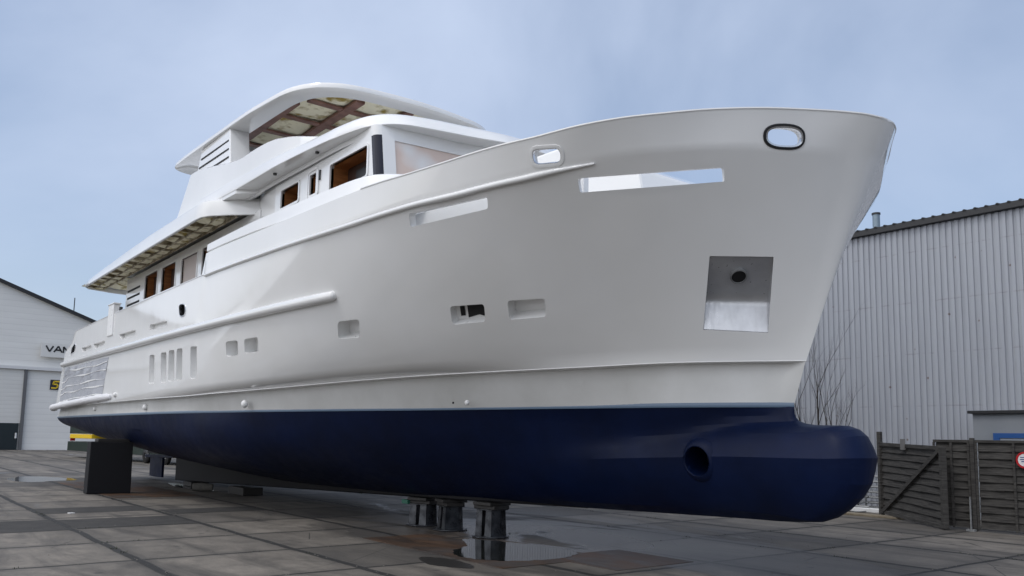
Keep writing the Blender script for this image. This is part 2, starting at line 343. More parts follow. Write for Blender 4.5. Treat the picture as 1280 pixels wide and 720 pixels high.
rplate('rusty steel road plate lying under the tall black support block at the stern',-38,-28.6,-4.22,-1.6)
rplate('long rusty steel plate with a puddle on it below the foremost keel stand',-15.6,-10.9,-2.46,-.85)
rplate('narrow rusty steel plate tip reaching out from under the puddle towards the bow',-11.6,-9.75,-1.0,.9,0,.0075)
def darkslab(x0,x1,y0,y1):
    bm=bmesh.new(); vs=[bm.verts.new(p) for p in ((x0,y0,.004),(x1,y0,.004),(x1,y1,.004),(x0,y1,.004))]; bm.faces.new(vs); return bm
ASPH=mat('dark_asphalt_infill',(.05,.05,.05),.85,build=lambda t,b:(lambda n:(n.l(n.mix(n.mapr(n.noise(n.obj(),2,8,.7),.3,.7),(.016,.015,.0145),(.042,.039,.036)),b.inputs['Base Color']),n.l(n.bump(n.noise(n.obj(),40,3),.5,.01),b.inputs['Normal'])))(N(t)))
for q in ((-25.6,-23.9,-6.97,-4.36),(-22.2,-20.1,-6.95,-4.36),(-22.4,-19.9,-9.7,-7.1),(-24,-22.7,-4.2,-1.7)): struct('asphalt_infill',darkslab(*q),ASPH)
CURB=mat('sandy_concrete_kerb',(.25,.21,.15),.85,build=lambda t,b:(lambda n:n.l(n.mix(n.mapr(n.noise(n.obj(),2,8,.7),.3,.7),(.13,.105,.07),(.26,.22,.16)),b.inputs['Base Color']))(N(t)))
bm=bmesh.new(); box(bm,-16.5,-12.0,12.7,13.15,0,.06); struct('kerb',bm,CURB,bevel=.01)
# ---------------------------------------------------------------- left boat shed (gable end 100 m off)
def clad(col1,col2,per,axis=2,dark=.72,w=.05):
    def f(t,b):
        n=N(t); o=n.obj(); s=n.sep(o)[axis]; q=n.m('FRACT',n.m('DIVIDE',s,per)); ln=n.mapr(q,0,w*2,1,0)
        c=n.mix(n.mapr(n.noise(n.scale(o,(.3,.3,1.3)),.6,6,.6),.3,.7),col1,col2)
        c=n.mix(n.m('MULTIPLY',ln,1-dark),c,(.05,.05,.05)); n.l(c,b.inputs['Base Color'])
        n.l(n.bump(n.m('PINGPONG',q,.5),.15,.05),b.inputs['Normal'])
    return f
SHED=mat('light_grey_shed_cladding',(.6,.6,.6),.45,build=clad((.74,.73,.70),(.80,.79,.76),.62,dark=.82))
SHEDD=mat('grey_shed_door_slats',(.5,.5,.5),.5,build=clad((.64,.63,.60),(.70,.69,.66),.42,dark=.75))
TRIM=mat('black_roof_trim',(.018,.018,.02),.5)
LTRIM=mat('pale_door_lintel',(.66,.66,.66),.5)
GREEN=mat('dark_teal_door_panel',(.008,.016,.020),.4)
sh=thing('boat_shed','white gabled boat shed with a grey sliding door at far left behind the stern','shed',(-100,0,0))
AP,YE,YW,sl_=-8.,24.,-40.,.3757
zr=lambda y: 17.28-sl_*(y+.13) if y>AP else 17.28-sl_*(AP+.13)-sl_*(AP-y)
bm=bmesh.new(); loft(bm,[[(x,YW,0),(x,YE,0),(x,YE,zr(YE)),(x,AP,zr(AP)),(x,YW,zr(YW))] for x in (0,-70)]); obj('wall',bm,SHED,sh)
bm=bmesh.new()
for a,b_ in ((YW-.6,AP),(AP,YE+.6)): loft(bm,[[(x,a,zr(a)),(x,b_,zr(b_)),(x,b_,zr(b_)+.35),(x,a,zr(a)+.35)] for x in (.45,-70.4)])
obj('roof',bm,TRIM,sh)
bm=bmesh.new(); box(bm,.02,.45,YW+2,YE-2,8.35,8.66); obj('door_rail',bm,LTRIM,sh)
bm=bmesh.new(); box(bm,.02,.18,-18,2.75,2.75,8.34); dr=obj('sliding_door',bm,SHEDD,sh)
bm=bmesh.new(); box(bm,.02,.24,-18,2.62,.02,2.75); obj('lower_panel',bm,GREEN,sh)
bm=bmesh.new(); box(bm,.02,.35,2.76,3.06,.0,8.34); obj('door_post',bm,mat('grey_door_post',(.12,.12,.125),.5),sh)
bm=bmesh.new(); cyl(bm,.3,2.45,1.2,1.75,.09); obj('door_handle',bm,LTRIM,sh)
bm=bmesh.new(); cyl(bm,-.2,7.0,zr(7)+.2,zr(7)+1.9,.05,8); obj('lightning_rod',bm,TRIM,sh)
sg=thing('company_sign','white company sign board with black lettering on the left shed gable','sign',(-99.55,4.05,9.78))
bm=bmesh.new(); box(bm,0,.12,0,8.5,0,1.52); obj('board',bm,mat('sign_white',(.72,.71,.68),.5),sg,bevel=.02)
def letters(strokes,x,wd,par,m,name='lettering'):
    bm=bmesh.new()
    for a,b_ in strokes:
        a=Vector(a); b_=Vector(b_); d_=(b_-a).normalized(); p=Vector((-d_.y,d_.x))*wd/2
        loft(bm,[[(x,(a-p).x,(a-p).y),(x,(a+p).x,(a+p).y),(x+.03,(a+p).x,(a+p).y),(x+.03,(a-p).x,(a-p).y)],[(x,(b_-p).x,(b_-p).y),(x,(b_+p).x,(b_+p).y),(x+.03,(b_+p).x,(b_+p).y),(x+.03,(b_-p).x,(b_-p).y)]])
    return obj(name,bm,m,par)
SB=mat('sign_black',(.012,.012,.014),.5)
letters([((.45,1.22),(.80,.60)),((.80,.60),(1.13,1.20)),((1.22,.58),(1.62,1.22)),((1.62,1.22),(1.98,.58)),((1.40,.80),(1.84,.80)),((2.12,.56),(2.12,1.2)),((2.12,1.2),(2.66,.58)),((2.66,.58),(2.66,1.22))],.125,.15,sg,SB)
n5=thing('number_sign','small dark square sign with a yellow number five on the left shed','sign',(-99.96,5.25,6.38))
bm=bmesh.new(); box(bm,0,.06,0,1.0,0,1.05); obj('board',bm,mat('sign_navy_black',(.012,.015,.03),.5),n5)
letters([((.88,.88),(.34,.88)),((.36,.90),(.26,.56)),((.26,.58),(.66,.58)),((.66,.60),(.74,.36)),((.74,.38),(.58,.18)),((.60,.18),(.12,.18))],.065,.15,n5,mat('sign_yellow',(.80,.55,.02),.5),'number')
# ---------------------------------------------------------------- lorry seen under the stern
lo=thing('parked_lorry','dark green lorry with a yellow stripe parked beyond the stern, seen under the hull','lorry',(-74,3,0),R(8))
DG=mat('dark_green_lorry_paint',(.010,.022,.016),.4); YEL=mat('yellow_lorry_stripe',(.75,.50,.01),.4)
bm=bmesh.new(); box(bm,-.6,20,-.2,2.3,.52,1.25); obj('chassis',bm,DG,lo,bevel=.03)
bm=bmesh.new(); box(bm,-.1,4.5,-.24,2.34,1.50,1.82); obj('side_board',bm,YEL,lo,bevel=.03)
bm=bmesh.new(); box(bm,-.6,19,-.1,2.2,1.86,2.9); obj('cargo_body',bm,DG,lo,bevel=.04)
bm=bmesh.new(); box(bm,-.68,-.61,.0,.35,1.28,1.80); obj('tail_light',bm,mat('red_lens',(.5,.01,.01),.2),lo)
for xx in (14.5,17.5):
    for yy in (-.3,2.1):
        bm=bmesh.new(); prof=[(.18,0),(.42,0),(.5,.06),(.5,.24),(.42,.3),(.18,.3)]
        loft(bm,[[(xx+r_*math.cos(a),yy+o_,.5+r_*math.sin(a)) for r_,o_ in prof] for a in [2*PI*k/20 for k in range(21)]],True,False); wh=obj('wheel',bm,BLACK,lo,smooth=40)
        bm=bmesh.new(); box(bm,xx-.12,xx+.12,yy+.05,yy+.25,.38,.62); obj('rim',bm,GREYP,wh)
# ---------------------------------------------------------------- right hangar
def corr(t,b):
    n=N(t); o=n.obj(); s=n.sep(o)
    f=n.noise(n.scale(o,(5,5,.25)),1.0,6,.6); c=n.mix(n.mapr(f,.3,.7),(.30,.315,.35),(.36,.378,.415))
    row=n.mapr(n.m('FRACT',n.m('DIVIDE',n.m('ADD',s[2],.1),1.75)),0,.035,1,0); c=n.mix(n.m('MULTIPLY',row,n.mapr(n.noise(o,3,4),.45,.6,0,.45)),c,(.17,.15,.14))
    sp=n.t.nodes.new('ShaderNodeTexVoronoi'); sp.inputs['Scale'].default_value=1.3; n.l(o,sp.inputs['Vector']); c=n.mix(n.mapr(sp.outputs[0],.03,.07,.8,0),c,(.12,.07,.05))
    c=n.mix(n.mapr(n.noise(n.scale(o,(2.5,2.5,.12)),2,6,.7),.58,.75,0,.35),c,(.20,.19,.19))
    n.l(c,b.inputs['Base Color'])
CORR=mat('grey_blue_corrugated_steel',(.35,.37,.41),.5,build=corr)
hg=thing('corrugated_hangar','grey corrugated steel hangar with black eaves to the right of the bow','hangar',(0,17,0))
P_=.2055; bm=bmesh.new(); pr=[]; x=-62.
while x<30:
    for dx,dy in ((0,0),(.105,0),(.122,.046),(.184,.046)): pr.append((x+dx,dy))
    x+=P_
a=[bm.verts.new((x,y,0)) for x,y in pr]; b_=[bm.verts.new((x,y,9.62)) for x,y in pr]
for i in range(len(pr)-1): bm.faces.new((a[i],a[i+1],b_[i+1],b_[i]))
obj('front_wall',bm,CORR,hg,smooth='keep')
bm=bmesh.new(); box(bm,-62,30,.06,40,0,9.5); obj('side_walls',bm,CORR,hg)
bm=bmesh.new()
zt=9.72
loft(bm,[[(x,-.16,9.52),(x,-.16,zt),(x,20,zt+2.2),(x,40,zt),(x,40,9.5),(x,-.02,9.5)] for x in (-62.3,30.3)]); obj('roof',bm,TRIM,hg)
bm=bmesh.new(); x=-62
while x<30:
    loft(bm,[[(x+dx,-.2,zt+dz) for dx,dz in ((0,-.01),(.03,.028),(.07,.028),(.10,-.01))],[(x+dx,19.9,zt+2.2+dz) for dx,dz in ((0,0),(.03,.03),(.07,.03),(.10,0))]]); x+=.333
obj('roof_ribs',bm,TRIM,hg)
bm=bmesh.new(); cyl(bm,-16.4,3.2,9.9,11.15,.14,16); ch=obj('chimney',bm,mat('pale_blue_galvanised_flue',(.20,.26,.31),.4,metal=.3),hg,smooth=40)
bm=bmesh.new(); cyl(bm,-16.4,3.2,11.15,11.22,.165,16); obj('cap',bm,TRIM,ch)
ln=thing('lean_to','low grey lean-to with a blue door frame against the hangar','shed',(0,15,0))
LG=mat('grey_lean_to_board',(.20,.215,.235),.6,build=lambda t,b:(lambda n:n.l(n.mix(n.mapr(n.noise(n.obj(),1.5,6),.3,.7),(.19,.205,.225),(.225,.24,.26)),b.inputs['Base Color']))(N(t)))
bm=bmesh.new(); box(bm,-10.92,-4,0,1.9,0,3.06); obj('wall',bm,LG,ln)
bm=bmesh.new(); box(bm,-11.02,-3.9,-.12,1.95,3.065,3.15); obj('roof',bm,TRIM,ln)
dd=None
bm=bmesh.new(); BL=mat('blue_painted_frame',(.018,.075,.24),.45)
box(bm,-10.36,-10.19,-.06,-.002,0,2.36); box(bm,-8.9,-8.75,-.06,-.002,0,2.36); box(bm,-10.36,-8.75,-.062,-.004,2.362,2.50); fr=obj('door_frame',bm,BL,ln)
bm=bmesh.new(); box(bm,-10.188,-8.902,-.03,-.003,0,2.36); obj('door',bm,mat('pale_grey_door',(.33,.36,.40),.5),ln)
# ---------------------------------------------------------------- weathered fence and gate
def wfence(t,b):
    n=N(t); o=n.obj(); g=n.noise(n.scale(o,(1.5,1.5,18)),1.6,7,.65); c=n.mix(n.mapr(g,.3,.72),(.011,.010,.0095),(.082,.077,.071)); c=n.mix(n.mapr(n.noise(o,.9,6),.5,.72,0,.5),c,(.062,.058,.052)); n.l(c,b.inputs['Base Color']); n.l(n.bump(g,.6,.01),b.inputs['Normal'])
WF=mat('weathered_grey_black_timber',(.04,.038,.035),.9,build=wfence)
def lamella(bm,x0,x1,z0,z1,rows,rnd,thick=.02):
    h=(z1-z0)/rows
    nseg=3 if x1-x0>1.2 else 2; L_=(x1-x0)/nseg
    for r_ in range(rows):
        za=z0+r_*h-.02; sgn=1 if r_%2 else -1
        for k in range(nseg):
            a_,b2=x0+k*L_,x0+(k+1)*L_; mid=[]
            for q in range(5):
                tt=q/4; yy=sgn*.007*math.cos((k+tt)*PI)+rnd.uniform(-.002,.002); mid.append((a_+(b2-a_)*tt,yy))
            dz=rnd.uniform(-.008,.008)
            loft(bm,[[(x_,y_-.03,za+dz),(x_,y_-.03+thick,za+dz),(x_,y_+.02+thick,za+h+.035+dz),(x_,y_+.02,za+h+.035+dz)] for x_,y_ in mid])
rnd=random.Random(7)
def panel(x0,x1,y,label):
    t_=thing('timber_fence',label,'fence panel',(x0,y,0),0,'lapped timber fence panels beside the hangar'); W_=x1-x0
    bm=bmesh.new(); lamella(bm,.06,W_-.02,.10,2.2,11,rnd); obj('boards',bm,WF,t_)
    bm=bmesh.new(); box(bm,.0,W_,-.045,.06,2.20,2.27); obj('top_rail',bm,WF,t_,bevel=.006)
    for xx in (0,W_/2-.03,W_-.06): bm=bmesh.new(); box(bm,xx,xx+.055,-.068,-.045,.05,2.2); obj('batten',bm,WF,t_)
    return t_
panel(-10.42,-9.50,11.42,'narrow dark timber fence panel between the open gate leaf and the post')
panel(-9.38,-7.58,11.42,'dark timber fence panel carrying the round red and white sign')
panel(-7.46,-5.66,11.42,'dark timber fence panel past the right edge post')
for xx,lab in ((-9.44,'square timber fence post standing to the right of the open gate'),(-7.52,'timber fence post at the right edge of the picture')):
    bm=bmesh.new(); box(bm,xx-.05,xx+.05,11.33,11.43,0,2.32); tag(obj('fence_post',bm,WF,bevel=.01),lab,'post','timber fence posts')
bm=bmesh.new(); box(bm,-9.52,-9.49,11.26,11.30,.05,.85); box(bm,-9.60,-9.40,11.2,11.32,.0,.05); tag(obj('drop_bolt',bm,GREYP),'thin grey metal drop bolt at the foot of the fence post','bolt')
# gate leaf
gd=Vector((-9.93+12.94,10.95-13.42)); gl=gd.length; ga=math.atan2(gd.y,gd.x)
gt=thing('timber_gate','open dark timber gate leaf with a diagonal brace sagging to the right','gate',(-12.94,13.42,0),ga)
bm=bmesh.new(); sv=len(bm.verts); lamella(bm,.06,gl-.06,.18,2.12,10,rnd,.022)
for v in bm.verts: v.co.z-=v.co.x/gl*.085
obj('boards',bm,WF,gt)
bm=bmesh.new(); box(bm,.0,.13,-.09,.03,.02,2.2); obj('stile',bm,WF,gt,bevel=.01); bm=bmesh.new(); box(bm,gl-.13,gl+.02,-.10,.03,.02,2.08); obj('stile',bm,WF,gt,bevel=.01)
for z0 in (.1,2.08):
    bm=bmesh.new(); vs=box(bm,.13,gl-.13,-.075,-.035,z0,z0+.10)
    for v in vs: v.co.z-=v.co.x/gl*.085
    obj('rail',bm,WF,gt,bevel=.006)
bm=bmesh.new(); a_=Vector((.16,-.09,.14)); b2=Vector((gl-.2,-.09,1.98)); dv_=(b2-a_).normalized(); q=Vector((-dv_.z,0,dv_.x))*.055
loft(bm,[[a_-q,a_+q,a_+q+Vector((0,.04,0)),a_-q+Vector((0,.04,0))],[b2-q,b2+q,b2+q+Vector((0,.04,0)),b2-q+Vector((0,.04,0))]]); obj('brace',bm,WF,gt)
bm=bmesh.new(); box(bm,1.6,1.82,-.11,-.06,1.98,2.28); obj('hook_plate',bm,mat('grey_weathered_block',(.16,.155,.15),.8),gt)
bm=bmesh.new(); box(bm,-13.06,-12.94,13.44,13.57,0,2.5); tag(obj('gate_post',bm,WF,bevel=.012),'tall square timber gate post left of the open gate','post')
rs=thing('round_sign','round white traffic sign with a red rim on the dark fence','sign',(-8.21,11.30,1.80))
def disc(bm,r,y0,y1,n_=32,r0=0):
    if r0: loft(bm,[[(rr*math.cos(a),yy,rr*math.sin(a)) for rr,yy in ((r0,y0),(r,y0),(r,y1),(r0,y1))] for a in [2*PI*k/n_ for k in range(n_+1)]],True,False)
    else: loft(bm,[[(r*math.cos(2*PI*k/n_),yy,r*math.sin(2*PI*k/n_)) for k in range(n_)] for yy in (y0,y1)])
bm=bmesh.new(); disc(bm,.155,-.006,.006); obj('plate',bm,mat('sign_face_white',(.75,.75,.75),.4),rs)
bm=bmesh.new(); disc(bm,.2,-.012,.010,32,.156); obj('rim',bm,mat('sign_red',(.45,.015,.02),.4),rs)
bm=bmesh.new(); 
for k,(u0,u1) in enumerate(((-.1,.1),(-.11,.11),(-.08,.08))): box(bm,u0,u1,-.010,-.0065,.055-k*.05,.075-k*.05)
obj('marking',bm,mat('sign_blue_text',(.02,.05,.2),.5),rs)
# ---------------------------------------------------------------- scrap and racks behind the gate
SC=mat('dull_aluminium_scrap',(.20,.205,.21),.5,metal=.4); SCD=mat('dark_scrap_steel',(.05,.05,.05),.6)
def rack(x,y,rz,w_,h_,rows,label,m=SC,tilt=0):
    t_=thing('metal_rack',label,'rack',(x,y,0.02),rz,'scrap metal racks behind the gate'); t_.rotation_euler=(0,tilt,rz)
    for xx in (-w_/2,w_/2): 
        for yy in (0,.5): bm=bmesh.new(); tube(bm,[(xx,yy,0),(xx,yy,h_)],.03,6); obj('upright',bm,m,t_)
    for k in range(rows):
        z_=(k+.6)*h_/rows
        for yy in (0,.25,.5): bm=bmesh.new(); tube(bm,[(-w_/2-.1,yy,z_),(w_/2+.1,yy,z_)],.026,6); obj('crossbar',bm,m,t_)
rack(-13.9,14.6,R(6),1.3,1.15,7,'tall aluminium rack of close crossbars seen between bulb and gate')
rack(-14.6,13.9,R(-12),1.2,.7,4,'low aluminium rack leaning forward beside the bulb')
rack(-13.3,15.3,R(14),1.2,1.5,6,'upright metal rack farthest back, half hidden by the gate',SC,R(5))
def junk(x,y,s,h,label,m,seed):
    r_=random.Random(seed); bm=bmesh.new()
    for k in range(14):
        a_=Vector((r_.uniform(-s,s),r_.uniform(-.4,.4),r_.uniform(.03,h))); b2=a_+Vector((r_.uniform(-.8,.8),r_.uniform(-.3,.3),r_.uniform(-.15,.15))); b2.z=max(.03,b2.z); tube(bm,[a_,b2],r_.uniform(.015,.045),6)
    o=obj('scrap_pile',bm,m); o.location=(x,y,0); return tag(o,label,'scrap pile')
junk(-14.4,13.6,.9,.35,'low tangle of pale metal offcuts on the kerb behind the bulb',SC,1)
junk(-15.4,14.2,.9,.5,'dark heap of bent steel bars behind the bulb',SCD,2)
bm=bmesh.new(); box(bm,-.7,.7,-.12,.12,0,.12); o=obj('white_beam',bm,WHITE_SATIN,bevel=.015); o.location=(-13.75,13.55,.07); tag(o,'short white beam lying at the foot of the gate post','beam')
# ---------------------------------------------------------------- bare shrub behind the bulb
BARK=mat('dark_winter_bark',(.030,.025,.022),.9)
def shrub(x,y,seed,label,H_,nst):
    r_=random.Random(seed); t_=thing('bare_shrub',label,'shrub',(x,y,0),0,'leafless shrubs in front of the hangar')
    bmt=bmesh.new(); bmk=bmesh.new()
    def br(p,d,l,r,lev,target):
        pts=[p]; n_=6; q=p.copy(); dd_=d.copy()
        for i in range(n_):
            dd_=(dd_+Vector((r_.uniform(-.16,.16),r_.uniform(-.16,.16),r_.uniform(-.03,.10)))).normalized(); q=q+dd_*l/n_; pts.append(q.copy())
            if lev<3 and i>=1:
                for _ in range(2 if lev else 1):
                    if r_.random()<(.7 if lev<1 else .5): br(q,(dd_+Vector((r_.uniform(-.42,.42),r_.uniform(-.42,.42),r_.uniform(.1,.5)))).normalized(),l*r_.uniform(.32,.55),r*(1-i/n_*.6)*.5,lev+1,bmk)
        tube(target,pts,[r*(1-.8*i/n_) for i in range(n_+1)],5 if lev<2 else 3)
    for k in range(nst):
        a_=2*PI*k/nst+r_.uniform(-.4,.4); br(Vector((.12*math.cos(a_),.12*math.sin(a_),0)),Vector((math.cos(a_)*.09,math.sin(a_)*.09,1)).normalized(),H_*r_.uniform(.75,1),.045,0,bmt)
    obj('stem',bmt,BARK,t_); obj('twigs',bmk,BARK,t_)
shrub(-16.15,14.8,3,'taller leafless shrub with forked stems right behind the bulbous bow',4.4,4)
shrub(-15.75,15.2,9,'thinner leafless shrub to the right of the forked one, in front of corrugated wall',3.8,3)


r8=random.Random(21); bm=bmesh.new()
for k in range(900):
    if r8.random()<.6:
        if r8.random()<.5: x=r8.uniform(-34,-6); y=PY0+PYP*r8.randint(-1,5)+r8.gauss(0,.03)
        else: y=r8.uniform(-9,9); x=PX0+PXP*r8.randint(-5,6)+r8.gauss(0,.03)
    else: x,y=r8.uniform(-34,-6),r8.uniform(-9,9)
    q=r8.uniform(.004,.014); h_=q*.8; loft(bm,[[(x+q*r8.uniform(.7,1.3)*math.cos(a_+k),y+q*math.sin(a_+k),z) for a_ in (0,1.3,2.6,3.9,5.1)] for z in (0.002,h_)])
g=obj('gravel_grit',bm,mat('grey_grit',(.20,.185,.165),.9)); g['kind']='stuff'
MOSS=mat('dark_joint_moss',(.022,.028,.012),.95)
bm=bmesh.new()
for k in range(260):
    if r8.random()<.5: x=r8.uniform(-30,-6); y=PY0+PYP*r8.choice((0,1,4,5))+r8.gauss(0,.015)
    else: y=r8.uniform(-9,10); x=PX0+PXP*r8.randint(0,5)+r8.gauss(0,.015)
    if noise.noise(Vector((x*.4,y*.4,3)))<.05: continue
    for m_ in range(7):
        a_=r8.uniform(0,6.3); l_=r8.uniform(.012,.035); dx,dy=l_*math.cos(a_),l_*math.sin(a_); q=Vector((x+r8.gauss(0,.03),y+r8.gauss(0,.03),0)); vs_=[bm.verts.new(q+Vector(p)) for p in ((-dy*.2,dx*.2,0),(dy*.2,-dx*.2,0),(dx,dy,l_*1.1))]; bm.faces.new(vs_)
g=obj('joint_weeds',bm,MOSS); g['kind']='stuff'
# ---------------------------------------------------------------- the yacht
Y=thing('yacht','large unfinished white motor yacht with navy underwater hull standing on keel stands','yacht',(0,0,0))
def dP(f,s,v):
    e=1e-3; s0,s1=max(s-e,1e-4),s+e
    a=Vector(f(s1,v))-Vector(f(s0,v)); b=Vector(f(s,v+e))-Vector(f(s,v-e)); n_=a.cross(b)
    return n_.normalized() if n_.length>1e-14 else Vector((1,0,0))
def side_n(s,v):
    if v<=1: vv=min(v,.998)
    else: vv=max(v,1.002)
    n_=dP(side,max(s,2e-3),vv)
    if n_.y<0: n_=-n_
    return n_
SU,SVv=30.,2.6
def surf(bm,f,fn,srow,vrow,holes,sg=-1,norms=None,flip=False):
    """surface patch with holes, in (s,v); holes are loops in (s,v)"""
    hp=[[Vector((p[0]*SU,p[1]*SVv)) for p in h] for h in holes]
    bb=[(min(p.x for p in h),max(p.x for p in h),min(p.y for p in h),max(p.y for p in h)) for h in hp]
    grid=[]
    for s in srow:
        for v in vrow:
            q=Vector((s*SU,v*SVv))
            if any(b[0]-.02<q.x<b[1]+.02 and b[2]-.02<q.y<b[3]+.02 for b in bb) and 0<vrow.index(v)<len(vrow)-1: continue
            grid.append(q)
    vs,tr=cdt_region(grid,[],hp)
    V=[]
    for p in vs:
        s,v=p.x/SU,p.y/SVv; q=f(s,v); V.append(bm.verts.new((q[0],q[1]*sg,q[2])))
        n_=fn(s,v); norms.append((n_[0],n_[1]*sg,n_[2]))
    for t in tr:
        try: fc=bm.faces.new([V[i] for i in t])
        except ValueError: continue
        fc.normal_update(); c=fc.calc_center_median(); n_=Vector(norms[len(norms)-len(vs)+t[0]])
        if fc.normal.dot(n_)<0: fc.normal_flip()
        fc.smooth=True
def finish_surf(name,bm,norms,m,par):
    lone=[v for v in bm.verts if not v.link_faces]; keep=[i for i,v in enumerate(bm.verts) if v.link_faces]
    nn=[norms[i] for i in keep]
    for v in lone: bm.verts.remove(v)
    me=bpy.data.meshes.new(name); bm.to_mesh(me); bm.free(); me.materials.append(m)
    me.normals_split_custom_set_from_vertices(nn)
    o=bpy.data.objects.new(name,me); C.objects.link(o); o.parent=par; return o
# openings in the topside, (s,v) corners: fore/aft order as seen, then down
HO={'slot_fwd': [(0.3238, 0.9451), (0.2106, 0.9336), (0.2103, 0.8716), (0.3245, 0.8817)],
'slot_mid': [(0.4702, 0.9565), (0.3969, 0.9479), (0.3987, 0.891), (0.4709, 0.8819)],
'fair_black': [(0.1867, 1.615), (0.1524, 1.6098), (0.1403, 1.134), (0.1772, 1.1337)],
'fair_white': [(0.3605, 1.7322), (0.3362, 1.5724), (0.3335, 1.1341), (0.3564, 1.2534)],
'anchor': [(0.2261, 0.536), (0.1589, 0.527), (0.1534, 0.1466), (0.2345, 0.1703)],
'p1': [(0.4031, 0.4064), (0.3722, 0.3999), (0.3752, 0.299), (0.4059, 0.2978)],
'p2': [(0.4517, 0.406), (0.4227, 0.4018), (0.4258, 0.3001), (0.4537, 0.296)],
'p3': [(0.5544, 0.4022), (0.5334, 0.3967), (0.5364, 0.2761), (0.5567, 0.2835)],
'p4': [(0.6571, 0.3931), (0.6408, 0.3924), (0.6404, 0.2767), (0.6562, 0.2808)],
'p5': [(0.68, 0.4008), (0.665, 0.396), (0.6637, 0.2761), (0.6781, 0.2781)],
's1': [(0.7289, 0.4308), (0.7194, 0.4169), (0.7152, 0.1358), (0.724, 0.1393)],
's2': [(0.7496, 0.4364), (0.7409, 0.4325), (0.7353, 0.1418), (0.7446, 0.1418)],
's3': [(0.7623, 0.4377), (0.7533, 0.4337), (0.7469, 0.1436), (0.7565, 0.1431)],
's4': [(0.7753, 0.4317), (0.7659, 0.4274), (0.7589, 0.1374), (0.7676, 0.1361)],
's5': [(0.7949, 0.4335), (0.7862, 0.4302), (0.778, 0.1359), (0.7878, 0.1432)],
'f1': [(0.8048, 0.7473), (0.7741, 0.7334), (0.7724, 0.6746), (0.8029, 0.689)],
'f2': [(0.8635, 0.7565), (0.8316, 0.7486), (0.8278, 0.6757), (0.8583, 0.6946)],
'f3': [(0.9198, 0.7491), (0.8937, 0.7442), (0.8919, 0.6899), (0.9156, 0.6832)],
'f4': [(0.9502, 0.7548), (0.9256, 0.7501), (0.9234, 0.6869), (0.9461, 0.6957)],
'hawse': [(0.7569, 0.8423), (0.7462, 0.8282), (0.7433, 0.725), (0.7523, 0.7268)],
'hawse2': [(0.9790, 0.8485), (0.9688, 0.8435), (0.9678, 0.7345), (0.9772, 0.7352)]}
def hl(k,r=.22,n_=5,g=0):
    if k.startswith('fair'):
        a_,b_=(9.,.62) if k=='fair_black' else (19.,.50); l=rquad([(p[0]*a_,p[1]*b_) for p in HO[k]],.48,9); return [(p[0]/a_,p[1]/b_) for p in l]
    q=[(p[0]*SU,p[1]*SVv) for p in HO[k]]; l=rquad(q,r,n_)
    if g: l=grow(l,g)
    return [(p[0]/SU,p[1]/SVv) for p in l]
RAD={'fair_black':.49,'fair_white':.48,'anchor':.015,'slot_fwd':.3,'slot_mid':.3,'hawse':.45,'hawse2':.2}
LP={k:hl(k,RAD.get(k,.26),8 if 'fair' in k else 5) for k in HO}
srow=sorted(set([round((i/150),5) for i in range(151)]+[.003,.01,.017]+[.5905,.5912,.5919,.5926,.6,.6005]))
# step of the bulwark at X=-21.6 (fine columns)
def s_of_x(X,v=2):
    lo_,hi_=0.,1.
    for _ in range(40):
        m_=(lo_+hi_)/2
        if side(m_,v)[0]>X: lo_=m_
        else: hi_=m_
    return (lo_+hi_)/2
srow=sorted(set(srow+[s_of_x(-21.6),s_of_x(-21.64),s_of_x(-21.58),s_of_x(-21.66)]))
v1=[i/12 for i in range(13)]; v2=[1+i/4 for i in range(5)]
lowh=[LP[k] for k in LP if not k.startswith('fair')]; uph=[LP['fair_black'],LP['fair_white']]
bm=bmesh.new(); nn=[]
surf(bm,side,side_n,srow,v1,lowh,-1,nn); surf(bm,side,side_n,srow,v2,uph,-1,nn)
surf(bm,side,side_n,srow,v1,[LP['slot_fwd']],1,nn); surf(bm,side,side_n,srow,v2,[LP['fair_black']],1,nn)
finish_surf('topside',bm,nn,WHITE,Y)
# inner skin of the bulwark, cap rail
TH=.15
def inner(s,v):
    p=side(s,v); n_=side_n(s,v); return (p[0]-n_.x*TH,max(p[1]-n_.y*TH,0.0),p[2]-n_.z*TH*.3)
inner_n=lambda s,v:-side_n(s,v)
bm=bmesh.new(); nn=[]
vi=[.62+.38*i/5 for i in range(6)]
surf(bm,inner,inner_n,srow[::2]+[1.0] if srow[::2][-1]!=1.0 else srow[::2],vi,[LP['slot_fwd'],LP['slot_mid']],-1,nn); surf(bm,inner,inner_n,srow,v2,uph,-1,nn)
surf(bm,inner,inner_n,srow[::2],vi,[LP['slot_fwd']],1,nn); surf(bm,inner,inner_n,srow,v2,[LP['fair_black']],1,nn)
finish_surf('bulwark_lining',bm,nn,WHITE_SATIN,Y)
for sg in (-1,1):
    bm=bmesh.new(); rows=[]
    for s in srow:
        if -21.6<side(s,2)[0]<-13.3: continue
        a=Vector(side(s,2)); b=Vector(inner(s,2)); n_=side_n(s,1.9); n_=Vector((n_.x,n_.y,0)).normalized()*min(1,s*30)
        pts=[a-Vector((0,0,.004)),a+n_*.012+Vector((0,0,.008)),a+n_*.010+Vector((0,0,.026)),a*.8+b*.2+Vector((0,0,.032)),a*.3+b*.7+Vector((0,0,.03)),b+Vector((0,0,.01)),b-Vector((0,0,.02))]
        rows.append([(p.x,max(p.y,0)*sg,p.z) for p in pts])
    ra=[r for r in rows if r[0][0]>-15]; rb=[r for r in rows if r[0][0]<-15]; loft(bm,ra,False,False); loft(bm,rb,False,False)
    obj('cap_rail',bm,WHITE,Y,smooth=50)
